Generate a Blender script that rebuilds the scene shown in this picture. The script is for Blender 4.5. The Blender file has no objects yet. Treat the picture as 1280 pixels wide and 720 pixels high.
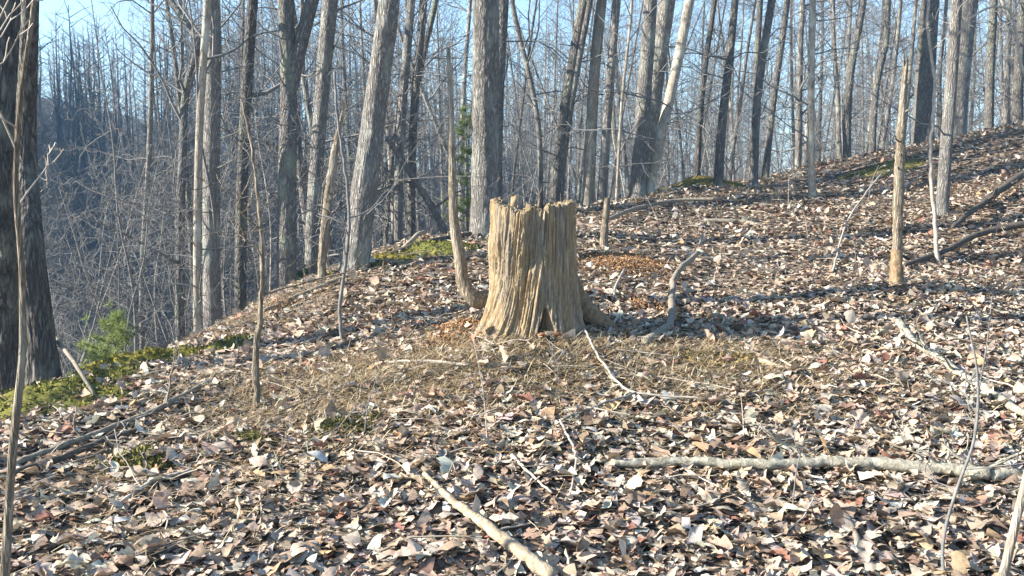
import bpy, math, random
import numpy as np
from mathutils import Vector

# ------------------------------------------------------------------ camera, sky, sun, exposure
SC = bpy.context.scene
COL = SC.collection
F = 1108.0                      # focal length in photograph pixels (1280 wide)
PITCH = math.radians(5.67)      # camera tilted slightly down
CAMZ = 1.5
cam_d = bpy.data.cameras.new('camera')
cam_d.sensor_width = 36.0
cam_d.lens = 36.0 * F / 1280.0
cam_d.clip_start = 0.05
cam_d.clip_end = 3000
cam = bpy.data.objects.new('camera', cam_d)
COL.objects.link(cam)
cam.location = (0, 0, CAMZ)
cam.rotation_euler = (math.pi / 2 - PITCH, 0, 0)
SC.camera = cam

SUN_EL = math.radians(27)
SUN_AZ = math.radians(-99)      # clockwise from +Y: the sun stands to the left, a touch behind the camera
world = bpy.data.worlds.new('World')
SC.world = world
world.use_nodes = True
wn = world.node_tree
bg = wn.nodes['Background']
sky = wn.nodes.new('ShaderNodeTexSky')
sky.sky_type = 'NISHITA'
sky.sun_disc = False
sky.sun_elevation = SUN_EL
sky.sun_rotation = SUN_AZ
sky.air_density = 1.15
sky.dust_density = 0.5
sky.ozone_density = 2.6
wn.links.new(sky.outputs[0], bg.inputs[0])
bg.inputs[1].default_value = 0.088
sun_d = bpy.data.lights.new('sun', 'SUN')
sun_d.energy = 5.0
sun_d.angle = math.radians(0.5)
sun_d.color = (1.0, 0.93, 0.82)
sun = bpy.data.objects.new('sun', sun_d)
COL.objects.link(sun)
sdir = Vector((math.sin(SUN_AZ) * math.cos(SUN_EL), math.cos(SUN_AZ) * math.cos(SUN_EL), math.sin(SUN_EL)))
sun.rotation_euler = sdir.to_track_quat('Z', 'Y').to_euler()
sun.location = (-20, 0, 20)
vs = SC.view_settings
vs.view_transform = 'Standard'
vs.look = 'None'
vs.gamma = 1.0
vs.exposure = 1.9
vs.use_curve_mapping = False
SC.cycles.max_bounces = 5
SC.cycles.diffuse_bounces = 3
SC.cycles.transparent_max_bounces = 4

rng = np.random.default_rng(7)
random.seed(7)

# ------------------------------------------------------------------ helpers
def ray(px, py):
    u = (px - 640.0) / F
    v = -(py - 360.0) / F
    c, s = math.cos(PITCH), math.sin(PITCH)
    return np.array((u, c + v * s, -s + v * c))

def at(px, py, depth):
    r = ray(px, py)
    return r * (depth / r[1]) + np.array((0, 0, CAMZ))

def _hash(ix, iy, iz):
    h = (ix * 374761393 + iy * 668265263 + iz * 2147483647 + 1013904223) & 0xFFFFFFFF
    h = ((h ^ (h >> 13)) * 1274126177) & 0xFFFFFFFF
    h = ((h ^ (h >> 16)) * 2246822519) & 0xFFFFFFFF
    return ((h ^ (h >> 15)) & 0xFFFFFF) / float(0xFFFFFF)

def vnoise(p):
    p = np.asarray(p, dtype=np.float64)
    i = np.floor(p).astype(np.int64)
    f = p - i
    f = f * f * (3 - 2 * f)
    out = 0
    for dx in (0, 1):
        for dy in (0, 1):
            for dz in (0, 1):
                w = (f[..., 0] if dx else 1 - f[..., 0]) * (f[..., 1] if dy else 1 - f[..., 1]) * (f[..., 2] if dz else 1 - f[..., 2])
                out = out + w * _hash(i[..., 0] + dx, i[..., 1] + dy, i[..., 2] + dz)
    return out * 2 - 1

def fbm(p, octaves=4, gain=0.5):
    p = np.asarray(p, dtype=np.float64)
    a, t, s = 1.0, 0.0, 0.0
    for k in range(octaves):
        t = t + a * vnoise(p * (2.03 ** k) + 17.3 * k)
        s += a
        a *= gain
    return t / s

class MB:
    """collects vertices and faces of one mesh"""
    def __init__(self):
        self.v, self.q, self.t, self.c, self.n = [], [], [], [], 0
    def add(self, v, quads=None, tris=None, col=None):
        v = np.asarray(v, dtype=np.float64).reshape(-1, 3)
        if quads is not None and len(quads):
            self.q.append(np.asarray(quads, dtype=np.int64).reshape(-1, 4) + self.n)
        if tris is not None and len(tris):
            self.t.append(np.asarray(tris, dtype=np.int64).reshape(-1, 3) + self.n)
        self.v.append(v)
        if col is not None:
            col = np.asarray(col, dtype=np.float64)
            if col.ndim == 1:
                col = np.tile(col, (len(v), 1))
            self.c.append(col)
        self.n += len(v)
    def tube(self, path, rad, sides=6, cap=True, col=None, wob=0.0):
        path = np.asarray(path, dtype=np.float64)
        n = len(path)
        rad = np.asarray(rad, dtype=np.float64) * np.ones(n)
        tan = np.gradient(path, axis=0)
        tan /= np.linalg.norm(tan, axis=1)[:, None] + 1e-9
        ref = np.array((1.0, 0.2, 0.1)) if abs(tan[0][2]) > 0.6 else np.array((0.1, 0.2, 1.0))
        a = np.cross(tan, ref)
        a /= np.linalg.norm(a, axis=1)[:, None] + 1e-9
        b = np.cross(tan, a)
        th = np.arange(sides) * 2 * math.pi / sides
        R = rad[:, None] * (1 + (wob * rng.standard_normal((n, sides)) if wob else 0))
        v = path[:, None, :] + R[..., None] * (np.cos(th)[None, :, None] * a[:, None, :] + np.sin(th)[None, :, None] * b[:, None, :])
        v = v.reshape(-1, 3)
        i = np.arange(n - 1)[:, None] * sides
        j = np.arange(sides)[None, :]
        j2 = (j + 1) % sides
        q = np.stack((i + j, i + j2, i + sides + j2, i + sides + j), -1).reshape(-1, 4)
        t = None
        if cap:
            v = np.vstack((v, path[0] - tan[0] * rad[0] * 0.2, path[-1] + tan[-1] * rad[-1] * 0.4))
            k = np.arange(sides)
            k2 = (k + 1) % sides
            e = (n - 1) * sides
            t = np.vstack((np.stack((k2, k, np.full(sides, n * sides)), -1), np.stack((e + k, e + k2, np.full(sides, n * sides + 1)), -1)))
        self.add(v, q, t, col)
    def mesh(self, name, smooth=True):
        me = bpy.data.meshes.new(name)
        v = np.vstack(self.v)
        q = np.vstack(self.q) if self.q else np.zeros((0, 4), int)
        t = np.vstack(self.t) if self.t else np.zeros((0, 3), int)
        me.vertices.add(len(v))
        me.vertices.foreach_set('co', v.astype(np.float32).ravel())
        nl = len(q) * 4 + len(t) * 3
        me.loops.add(nl)
        me.loops.foreach_set('vertex_index', np.concatenate((q.ravel(), t.ravel())).astype(np.int32))
        me.polygons.add(len(q) + len(t))
        st = np.concatenate((np.arange(len(q)) * 4, len(q) * 4 + np.arange(len(t)) * 3)).astype(np.int32)
        me.polygons.foreach_set('loop_start', st)
        if smooth:
            me.polygons.foreach_set('use_smooth', np.ones(len(q) + len(t), dtype=bool))
        if self.c:
            c = np.vstack(self.c)
            at_ = me.attributes.new('col', 'FLOAT_COLOR', 'POINT')
            at_.data.foreach_set('color', np.hstack((c, np.ones((len(c), 1)))).astype(np.float32).ravel())
        me.update()
        me.validate()
        return me
    def build(self, name, mat, parent=None, smooth=True):
        me = self.mesh(name, smooth)
        me.materials.append(mat)
        return link(name, me, parent)

def link(name, me, parent=None):
    o = bpy.data.objects.new(name, me)
    COL.objects.link(o)
    if parent is not None:
        o.parent = parent
    return o

def tag(o, label=None, cat=None, group=None, kind=None):
    if label: o['label'] = label
    if cat: o['category'] = cat
    if group: o['group'] = group
    if kind: o['kind'] = kind
    return o

def empty(name, loc, label, cat, group=None):
    o = link(name, None)
    o.empty_display_size = 0.1
    o.location = tuple(loc)
    return tag(o, label, cat, group)

# ------------------------------------------------------------------ materials
def new_mat(name):
    m = bpy.data.materials.new(name)
    m.use_nodes = True
    nt = m.node_tree
    return m, nt, nt.nodes['Principled BSDF'], nt.links

def ramp(nt, stops):
    r = nt.nodes.new('ShaderNodeValToRGB')
    el = r.color_ramp.elements
    while len(el) < len(stops):
        el.new(0.5)
    for e, (p, c) in zip(el, stops):
        e.position = p
        e.color = (*c, 1)
    return r

def coords(nt, scale, kind='Object'):
    tc = nt.nodes.new('ShaderNodeTexCoord')
    mp = nt.nodes.new('ShaderNodeMapping')
    mp.inputs['Scale'].default_value = scale
    nt.links.new(tc.outputs[kind], mp.inputs['Vector'])
    return mp.outputs[0]

def noise(nt, vec, scale, detail=6, rough=0.6, dist=0.0):
    n = nt.nodes.new('ShaderNodeTexNoise')
    n.inputs['Scale'].default_value = scale
    n.inputs['Detail'].default_value = detail
    n.inputs['Roughness'].default_value = rough
    n.inputs['Distortion'].default_value = dist
    nt.links.new(vec, n.inputs['Vector'])
    return n.outputs['Fac']

def mixc(nt, fac, a, b, mode='MIX'):
    m = nt.nodes.new('ShaderNodeMix')
    m.data_type = 'RGBA'
    m.blend_type = mode
    for sock, val in ((m.inputs[0], fac), (m.inputs[6], a), (m.inputs[7], b)):
        if isinstance(val, (int, float)):
            sock.default_value = val
        elif isinstance(val, tuple):
            sock.default_value = (*val, 1)
        else:
            nt.links.new(val, sock)
    return m.outputs[2]

def bump(nt, height, strength, dist, bsdf):
    b = nt.nodes.new('ShaderNodeBump')
    b.inputs['Strength'].default_value = strength
    b.inputs['Distance'].default_value = dist
    nt.links.new(height, b.inputs['Height'])
    nt.links.new(b.outputs[0], bsdf.inputs['Normal'])

def bark_mat(name, dark, mid, light, furrow=26.0, stretch=0.22, depth=0.02, lichen=None, bstr=0.8):
    m, nt, bs, L = new_mat(name)
    vec = coords(nt, (1, 1, stretch))
    nz = noise(nt, vec, furrow * 0.35, 4, 0.6)
    add = nt.nodes.new('ShaderNodeVectorMath'); add.operation = 'MULTIPLY_ADD'
    comb = nt.nodes.new('ShaderNodeCombineXYZ')
    L.new(nz, comb.inputs[0]); L.new(nz, comb.inputs[1]); L.new(nz, comb.inputs[2])
    L.new(comb.outputs[0], add.inputs[0]); add.inputs[1].default_value = (0.17, 0.17, 0.17); L.new(vec, add.inputs[2])
    vo = nt.nodes.new('ShaderNodeTexVoronoi'); vo.feature = 'DISTANCE_TO_EDGE'
    vo.inputs['Scale'].default_value = furrow
    L.new(add.outputs[0], vo.inputs['Vector'])
    mr = nt.nodes.new('ShaderNodeMapRange'); mr.inputs['From Max'].default_value = 0.34
    L.new(vo.outputs['Distance'], mr.inputs['Value'])
    fine = noise(nt, vec, furrow * 2.2, 6, 0.7)
    big = noise(nt, coords(nt, (1, 1, 0.5)), 5.0, 4, 0.6)
    hsum = nt.nodes.new('ShaderNodeMath'); hsum.operation = 'MULTIPLY_ADD'
    L.new(fine, hsum.inputs[0]); hsum.inputs[1].default_value = 0.7; L.new(mr.outputs[0], hsum.inputs[2])
    r = ramp(nt, [(0.15, dark), (0.75, mid), (1.25 / 1.3, light)])
    h2 = nt.nodes.new('ShaderNodeMath'); h2.operation = 'MULTIPLY'; h2.inputs[1].default_value = 0.6
    L.new(hsum.outputs[0], h2.inputs[0])
    L.new(h2.outputs[0], r.inputs[0])
    col = r.outputs[0]
    if lichen:
        lr = ramp(nt, [(0.5, (0, 0, 0)), (0.68, (1, 1, 1))])
        L.new(big, lr.inputs[0])
        col = mixc(nt, lr.outputs[0], col, lichen)
    # every tree a touch different
    oi = nt.nodes.new('ShaderNodeObjectInfo')
    hsv = nt.nodes.new('ShaderNodeHueSaturation')
    mr2 = nt.nodes.new('ShaderNodeMapRange'); mr2.inputs['To Min'].default_value = 0.85; mr2.inputs['To Max'].default_value = 1.25
    L.new(oi.outputs['Random'], mr2.inputs['Value'])
    L.new(mr2.outputs[0], hsv.inputs['Value'])
    L.new(col, hsv.inputs['Color'])
    L.new(hsv.outputs[0], bs.inputs['Base Color'])
    bs.inputs['Roughness'].default_value = 0.9
    bs.inputs['Specular IOR Level'].default_value = 0.2
    bump(nt, hsum.outputs[0], bstr, depth, bs)
    return m

M = {}
M['bark_grey'] = bark_mat('bark_grey', (0.10, 0.093, 0.086), (0.26, 0.242, 0.22), (0.41, 0.39, 0.36), 34, 0.2, 0.02, (0.30, 0.31, 0.27))
M['bark_dark'] = bark_mat('bark_dark', (0.075, 0.07, 0.066), (0.195, 0.18, 0.165), (0.31, 0.29, 0.265), 28, 0.3, 0.03, (0.20, 0.21, 0.16))
M['bark_plate'] = bark_mat('bark_plated', (0.045, 0.04, 0.037), (0.15, 0.138, 0.125), (0.25, 0.235, 0.215), 27, 0.20, 0.035, (0.22, 0.23, 0.19))
M['bark_pale'] = bark_mat('bark_pale', (0.16, 0.14, 0.11), (0.36, 0.31, 0.25), (0.52, 0.47, 0.39), 40, 0.15, 0.008, (0.44, 0.44, 0.37), 0.5)
M['bark_far'] = bark_mat('bark_far', (0.08, 0.074, 0.068), (0.23, 0.21, 0.185), (0.39, 0.36, 0.315), 18, 0.2, 0.02, (0.30, 0.30, 0.26), 0.4)

def simple_wood(name, a, b, scale=(30, 30, 4), bstr=0.4, bd=0.006):
    m, nt, bs, L = new_mat(name)
    vec = coords(nt, scale)
    n = noise(nt, vec, 1.0, 7, 0.65, 0.3)
    r = ramp(nt, [(0.3, a), (0.7, b)])
    L.new(n, r.inputs[0])
    L.new(r.outputs[0], bs.inputs['Base Color'])
    bs.inputs['Roughness'].default_value = 0.85
    bs.inputs['Specular IOR Level'].default_value = 0.25
    bump(nt, n, bstr, bd, bs)
    return m

M['twig'] = simple_wood('twig_bark', (0.09, 0.088, 0.086), (0.225, 0.218, 0.208), (20, 20, 20))
M['twig_pale'] = simple_wood('pale_dead_twig', (0.22, 0.19, 0.16), (0.46, 0.41, 0.34), (25, 25, 25))
M['stick'] = simple_wood('dead_stick_bark', (0.10, 0.085, 0.065), (0.30, 0.26, 0.20), (40, 40, 40))
M['stick_dark'] = simple_wood('dark_wet_stick', (0.03, 0.025, 0.02), (0.12, 0.10, 0.08), (40, 40, 40))
M['bare_wood'] = simple_wood('weathered_bare_wood', (0.15, 0.115, 0.075), (0.46, 0.38, 0.27), (38, 22, 38), 0.9, 0.01)
M['lichen_log'] = simple_wood('lichen_covered_branch', (0.09, 0.08, 0.058), (0.47, 0.44, 0.35), (30, 30, 30), 0.9, 0.012)
M['snag'] = bark_mat('grey_snag_wood', (0.09, 0.07, 0.048), (0.31, 0.26, 0.19), (0.46, 0.405, 0.315), 45, 0.10, 0.010, (0.30, 0.27, 0.22))
M['brown_bark'] = simple_wood('peeling_brown_bark', (0.09, 0.055, 0.03), (0.30, 0.22, 0.13), (40, 40, 25), 0.8, 0.01)
M['rotten'] = simple_wood('red_rotten_wood', (0.10, 0.045, 0.02), (0.33, 0.16, 0.07), (50, 50, 50))

def attr_mat(name, rough=0.6, transl=0.0, spec=0.3, objcol=False, var=0.25):
    m, nt, bs, L = new_mat(name)
    if objcol:
        a = nt.nodes.new('ShaderNodeObjectInfo'); src = a.outputs['Color']
    else:
        a = nt.nodes.new('ShaderNodeAttribute'); a.attribute_name = 'col'; src = a.outputs['Color']
    geo = nt.nodes.new('ShaderNodeNewGeometry')
    n = noise(nt, geo.outputs['Position'], 70.0, 5, 0.65)
    mr = nt.nodes.new('ShaderNodeMapRange')
    mr.inputs['From Min'].default_value = 0.25; mr.inputs['From Max'].default_value = 0.75
    mr.inputs['To Min'].default_value = 1 - var * 1.6; mr.inputs['To Max'].default_value = 1 + var
    L.new(n, mr.inputs['Value'])
    hsv = nt.nodes.new('ShaderNodeHueSaturation')
    L.new(mr.outputs[0], hsv.inputs['Value']); L.new(src, hsv.inputs['Color'])
    L.new(hsv.outputs[0], bs.inputs['Base Color'])
    bs.inputs['Roughness'].default_value = rough
    bs.inputs['Specular IOR Level'].default_value = spec
    bump(nt, n, 0.35, 0.004, bs)
    if transl > 0:
        out = nt.nodes['Material Output']
        tr = nt.nodes.new('ShaderNodeBsdfTranslucent')
        L.new(hsv.outputs[0], tr.inputs['Color'])
        mx = nt.nodes.new('ShaderNodeMixShader'); mx.inputs[0].default_value = transl
        L.new(bs.outputs[0], mx.inputs[1]); L.new(tr.outputs[0], mx.inputs[2])
        L.new(mx.outputs[0], out.inputs['Surface'])
    return m

M['leaf'] = attr_mat('dry_leaf', 0.7, 0.12, 0.15)
M['leaf_single'] = attr_mat('dry_leaf_single', 0.7, 0.12, 0.15, objcol=True)
M['straw'] = attr_mat('dry_straw', 0.6, 0.0, 0.3, var=0.15)
M['moss'] = attr_mat('moss', 0.95, 0.1, 0.1, var=0.35)
M['needle'] = attr_mat('green_needles', 0.6, 0.2, 0.3, var=0.2)

# ground: dark duff with broken leaf crumbs
m, nt, bs, L = new_mat('forest_floor')
vec = coords(nt, (1, 1, 1))
vo = nt.nodes.new('ShaderNodeTexVoronoi'); vo.inputs['Scale'].default_value = 26; vo.inputs['Randomness'].default_value = 1.0
L.new(vec, vo.inputs['Vector'])
sep = nt.nodes.new('ShaderNodeSeparateColor'); L.new(vo.outputs['Color'], sep.inputs[0])
r1 = ramp(nt, [(0.0, (0.075, 0.053, 0.038)), (0.35, (0.20, 0.145, 0.10)), (0.65, (0.33, 0.255, 0.185)), (1.0, (0.50, 0.42, 0.33))])
L.new(sep.outputs[0], r1.inputs[0])
n1 = noise(nt, vec, 3.0, 8, 0.7)
r2 = ramp(nt, [(0.35, (0.35, 0.35, 0.35)), (0.65, (1, 1, 1))])
L.new(n1, r2.inputs[0])
L.new(mixc(nt, 1.0, r1.outputs[0], r2.outputs[0], 'MULTIPLY'), bs.inputs['Base Color'])
bs.inputs['Roughness'].default_value = 0.95
bs.inputs['Specular IOR Level'].default_value = 0.1
hs = nt.nodes.new('ShaderNodeMath'); hs.operation = 'ADD'
L.new(sep.outputs[1], hs.inputs[0]); L.new(noise(nt, vec, 60, 5, 0.7), hs.inputs[1])
bump(nt, hs.outputs[0], 0.9, 0.03, bs)
M['ground'] = m

# old stump wood: ochre fibres, grey weathering
m, nt, bs, L = new_mat('weathered_stump_wood')
vec = coords(nt, (1, 1, 0.07))
n1 = noise(nt, vec, 85, 9, 0.75, 0.4)
n2 = noise(nt, coords(nt, (1, 1, 0.25)), 9, 5, 0.6, 0.5)
n3 = noise(nt, coords(nt, (1, 1, 0.12)), 140, 4, 0.7)
ra = ramp(nt, [(0.30, (0.10, 0.064, 0.032)), (0.46, (0.29, 0.205, 0.11)), (0.66, (0.50, 0.39, 0.235))])
rb = ramp(nt, [(0.30, (0.085, 0.066, 0.046)), (0.48, (0.25, 0.205, 0.148)), (0.68, (0.43, 0.37, 0.28))])
L.new(n1, ra.inputs[0]); L.new(n1, rb.inputs[0])
rm = ramp(nt, [(0.42, (0, 0, 0)), (0.6, (1, 1, 1))]); L.new(n2, rm.inputs[0])
rot = noise(nt, coords(nt, (1, 1, 0.16)), 13, 6, 0.7, 0.8)
rr_ = ramp(nt, [(0.50, (0, 0, 0)), (0.70, (0.45, 0.45, 0.45))]); L.new(rot, rr_.inputs[0])
L.new(mixc(nt, rr_.outputs[0], mixc(nt, rm.outputs[0], ra.outputs[0], rb.outputs[0]), (0.13, 0.08, 0.042)), bs.inputs['Base Color'])
bs.inputs['Roughness'].default_value = 0.85
bs.inputs['Specular IOR Level'].default_value = 0.2
hs = nt.nodes.new('ShaderNodeMath'); hs.operation = 'MULTIPLY_ADD'
L.new(n3, hs.inputs[0]); hs.inputs[1].default_value = 0.5; L.new(n1, hs.inputs[2])
bump(nt, hs.outputs[0], 0.9, 0.014, bs)
M['stump'] = m

# ------------------------------------------------------------------ terrain: a spur that climbs to the right and drops into a hollow on the left
CP = [(0, 720, 3.3), (320, 720, 3.3), (640, 720, 3.3), (960, 720, 3.3), (1280, 720, 3.25),
      (0, 600, 4.1), (320, 600, 4.0), (640, 600, 3.95), (960, 600, 3.95), (1280, 600, 3.95),
      (0, 512, 5.0), (350, 500, 5.1), (640, 480, 4.95), (960, 480, 5.0), (1280, 500, 4.9),
      (75, 480, 5.6), (130, 465, 6.0), (240, 425, 7.0), (350, 425, 6.7), (330, 376, 8.2), (400, 350, 9.0), (450, 335, 9.7),
      (640, 425, 5.6), (520, 400, 6.6), (520, 306, 10.0), (600, 297, 10.3), (740, 262, 12.0), (800, 248, 13.5), (880, 230, 15.0),
      (850, 350, 7.8), (850, 420, 5.9), (900, 290, 10.2), (1000, 380, 6.9), (1122, 360, 7.3), (1180, 270, 10.4), (1280, 420, 6.3), (1280, 330, 8.6),
      (960, 238, 14.6), (1040, 206, 16.0), (1120, 189, 17.0), (1200, 173, 18.0), (1280, 160, 18.5)]
P = [at(*c) for c in CP]
def pol(px, y, z):          # a point in the direction of column px, y metres ahead, z relative to the eye
    return np.array(((px - 640) / F * y * 1.0, y, z + CAMZ))
P += [pol(0, 7.5, -2.6), pol(100, 9, -2.7), pol(240, 9.5, -2.3), pol(360, 11.5, -2.0), pol(450, 12.5, -1.6), pol(600, 13.5, -0.9), pol(740, 16, -0.55),
      pol(0, 14, -5.5), pol(150, 16, -5.5), pol(330, 18, -4.5), pol(480, 20, -3.6), pol(640, 22, -2.6), pol(800, 22, -1.3), pol(960, 22, -0.6), pol(1120, 25, 0.3), pol(1280, 26, 1.2),
      pol(-300, 14, -5.0), pol(-300, 26, -8), pol(0, 30, -9.0), pol(200, 34, -8.5), pol(400, 36, -7.5), pol(640, 38, -6.0), pol(900, 38, -3.6), pol(1150, 40, -2.2), pol(1400, 40, -0.5),
      pol(0, 55, -5.0), pol(300, 58, -5.5), pol(640, 60, -7.0), pol(960, 60, -6), pol(1280, 62, -4.5),
      pol(0, 85, 5.0), pol(300, 88, 4.0), pol(640, 90, 0.5), pol(1000, 95, -4), pol(1400, 95, -4),
      np.array((0, 0, CAMZ - 1.75)), np.array((-3, -3, CAMZ - 2.2)), np.array((4, -2, CAMZ - 1.5)), np.array((-6, 2, CAMZ - 2.3)), np.array((-12, 2, CAMZ - 4.2)), np.array((-26, 2, CAMZ - 7)), np.array((-60, 0, CAMZ + 8)), np.array((-59, 11, CAMZ + 24)), np.array((-60, 32, CAMZ + 31)), np.array((-63, 52, CAMZ + 30)), np.array((-66, 72, CAMZ + 20)), pol(-330, 44, -3.5), np.array((-50, -15, CAMZ + 5)),  # high points far left: unseen hill added and raised to shade the hollow
      np.array((8, 4, CAMZ - 0.1)), np.array((16, 4, CAMZ + 1.6)), np.array((30, 8, CAMZ + 3)), np.array((16, 14, CAMZ + 1.9)), np.array((60, 20, CAMZ + 3)), np.array((0, -30, CAMZ - 5)), np.array((30, -30, CAMZ)), np.array((-40, -40, CAMZ - 9))]
P = np.array(P)
def _U(r2):
    return np.where(r2 > 1e-12, 0.5 * r2 * np.log(r2 + 1e-12), 0)
n_ = len(P)
K = _U(((P[:, None, :2] - P[None, :, :2]) ** 2).sum(-1)) + np.eye(n_) * 0.02
A = np.zeros((n_ + 3, n_ + 3))
A[:n_, :n_] = K
A[:n_, n_] = 1; A[:n_, n_ + 1:] = P[:, :2]
A[n_, :n_] = 1; A[n_ + 1:, :n_] = P[:, :2].T
W = np.linalg.solve(A, np.concatenate((P[:, 2], np.zeros(3))))
def ground_z(x, y, fine=True):
    x = np.asarray(x, dtype=np.float64); y = np.asarray(y, dtype=np.float64)
    cx = np.clip(x, -70, 70); cy = np.clip(y, -40, 100)
    z = W[n_] + W[n_ + 1] * cx + W[n_ + 2] * cy
    for k in range(n_):
        z = z + W[k] * _U((cx - P[k, 0]) ** 2 + (cy - P[k, 1]) ** 2)
    if fine:
        z = z + 0.05 * fbm(np.stack((x * 1.1, y * 1.1, 0 * x), -1), 4) + 0.012 * fbm(np.stack((x * 6, y * 6, 0 * x + 5), -1), 3)
    return z
def gz(x, y):
    return float(ground_z(np.array([x]), np.array([y]))[0])
_t = np.linspace(1.5, 30, 1200)
def hit(px, py, dmax=30):
    r = ray(px, py); r = r / r[1]
    pts = r[None, :] * _t[:, None] + np.array((0, 0, CAMZ))
    below = pts[:, 2] < ground_z(pts[:, 0], pts[:, 1])
    if not below.any():
        d = 14.0
        return np.array((r[0] * d, d, gz(r[0] * d, d)))
    p = pts[np.argmax(below)]
    return np.array((p[0], p[1], gz(p[0], p[1])))

def axis(lo, a, b, hi, fine, nc):
    mid = np.arange(a, b + 1e-6, fine)
    lf = a - (a - lo) * (np.linspace(1, 0, nc, endpoint=False) ** 2.2)
    rt = b + (hi - b) * (np.linspace(0, 1, nc + 1)[1:] ** 2.2)
    return np.concatenate((lf, mid, rt))
gx = axis(-500, -8, 13, 500, 0.09, 45)
gy = axis(-300, 2, 19, 600, 0.09, 45)
X, Y = np.meshgrid(gx, gy)
Z = ground_z(X, Y)
g = MB()
nx, ny = len(gx), len(gy)
ii = (np.arange(ny - 1)[:, None] * nx + np.arange(nx - 1)[None, :])
g.add(np.stack((X, Y, Z), -1).reshape(-1, 3), np.stack((ii, ii + 1, ii + nx + 1, ii + nx), -1).reshape(-1, 4))
ground = tag(g.build('ground', M['ground']), kind='structure')

# ------------------------------------------------------------------ fallen leaves
def leaf_template(kind, rows, seed):
    r = np.random.default_rng(seed)
    t = np.linspace(0, 1, rows)
    if kind == 'oak':
        w = 0.29 * np.sin(math.pi * np.clip(t * 0.93 + 0.03, 0, 1)) ** 0.7 * (1 + 0.30 * np.sin(t * math.pi * 7 - 0.6)) * (0.75 + 0.5 * t)
    elif kind == 'beech':
        w = 0.29 * np.sin(math.pi * t ** 0.85) ** 0.9
    elif kind == 'long':
        w = 0.17 * np.sin(math.pi * t ** 0.8) ** 0.8
    else:   # broken scrap
        w = 0.32 * np.sin(math.pi * np.clip(t, 0.08, 0.92)) ** 0.4 * (1 + 0.35 * r.standard_normal(rows))
    w = np.abs(w); w[0] = w[-1] = 0
    bend = r.uniform(-0.6, 0.9); cup = r.uniform(-0.6, 1.0); tw = r.uniform(-0.8, 0.8)
    vs_ = []
    for i in range(rows):
        y = t[i] - 0.5
        zc = bend * (y * y - 0.1) + 0.04 * r.standard_normal()
        side = 0.10 * math.sin(3 * y + seed)
        if i in (0, rows - 1):
            vs_.append((side, y, zc)); continue
        for s in (-1, 0, 1):
            ws = w[i] * (1 + 0.10 * r.standard_normal()) * s
            z = zc + cup * abs(ws) * 0.7 + tw * ws * y + (0.025 * r.standard_normal() if s else 0)
            vs_.append((side + ws * math.cos(cup * 0.5), y + (0.04 if s else 0), z))
    tris = []
    idx = lambda i, s: 0 if i == 0 else (1 + (rows - 2) * 3 if i == rows - 1 else 1 + (i - 1) * 3 + s + 1)
    for i in range(rows - 1):
        for s in (-1, 0):
            a, b, c, d = idx(i, s), idx(i, s + 1), idx(i + 1, s + 1), idx(i + 1, s)
            if i == 0: tris.append((a, c, d))
            elif i == rows - 2: tris.append((a, b, c))
            else: tris += [(a, b, c), (a, c, d)]
    return np.array(vs_), np.array(tris)

PAL = np.array([(0.43, 0.355, 0.275), (0.50, 0.435, 0.36), (0.37, 0.285, 0.21), (0.28, 0.20, 0.14), (0.19, 0.12, 0.085),
                (0.22, 0.085, 0.06), (0.36, 0.325, 0.295), (0.55, 0.49, 0.42), (0.40, 0.27, 0.15), (0.12, 0.085, 0.065), (0.34, 0.265, 0.225)])
PW = np.array([0.20, 0.17, 0.14, 0.09, 0.06, 0.03, 0.13, 0.06, 0.03, 0.03, 0.09]); PW = PW / PW.sum()
def leaf_cols(n, x):
    c = PAL[rng.choice(len(PAL), n, p=PW)]
    c = np.array((0.37, 0.30, 0.235)) + 0.78 * (c - np.array((0.37, 0.30, 0.235)))
    c = c * np.array((1.17, 1.13, 1.09)) * rng.uniform(0.7, 1.2, (n, 1)) * (1 + 0.025 * rng.standard_normal((n, 3)))
    return np.clip(c, 0.03, 0.52)

def rotmats(yaw, tilt, az):
    ca, sa = np.cos(yaw), np.sin(yaw)
    O = np.zeros_like(yaw); I = np.ones_like(yaw)
    Rz = np.stack((np.stack((ca, -sa, O), -1), np.stack((sa, ca, O), -1), np.stack((O, O, I), -1)), -2)
    k = np.stack((np.cos(az), np.sin(az), O), -1)
    c, s = np.cos(tilt)[:, None, None], np.sin(tilt)[:, None, None]
    Kx = np.stack((np.stack((O, O, k[:, 1]), -1), np.stack((O, O, -k[:, 0]), -1), np.stack((-k[:, 1], k[:, 0], O), -1)), -2)
    Rt = np.eye(3)[None] + s * Kx + (1 - c) * (Kx @ Kx)
    return Rt @ Rz

bare = []       # (x, y, radius) spots with few leaves: around the stump foot, moss, thatch
def scatter(n, y0, y1, margin=0.9):
    y = np.sqrt(rng.uniform(y0 * y0, y1 * y1, int(n * 1.0)))
    x = rng.uniform(-1, 1, len(y)) * (0.60 * y + margin)
    return x, y

NEAR_T = [leaf_template(k, r, i) for i, (k, r) in enumerate([('oak', 9), ('oak', 9), ('oak', 10), ('beech', 6), ('beech', 6), ('long', 6), ('scrap', 5), ('scrap', 5), ('oak', 8), ('beech', 7), ('oak', 9), ('long', 7)])]
FAR_T = [leaf_template(k, r, 40 + i) for i, (k, r) in enumerate([('scrap', 4), ('beech', 4), ('scrap', 4), ('scrap', 4)])]
def density_mask(x, y):
    k = np.ones_like(x)
    for (bx_, by_, br_, keep) in bare:
        d = np.hypot((x - bx_), (y - by_) ) / br_
        k = np.where(d < 1, np.minimum(k, keep + (1 - keep) * np.clip(d * 2 - 1, 0, 1)), k)
    k = k * np.clip(0.85 + 0.7 * fbm(np.stack((x * 0.9, y * 0.9, x * 0), -1), 3), 0.25, 1)
    return rng.uniform(0, 1, len(x)) < k

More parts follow.
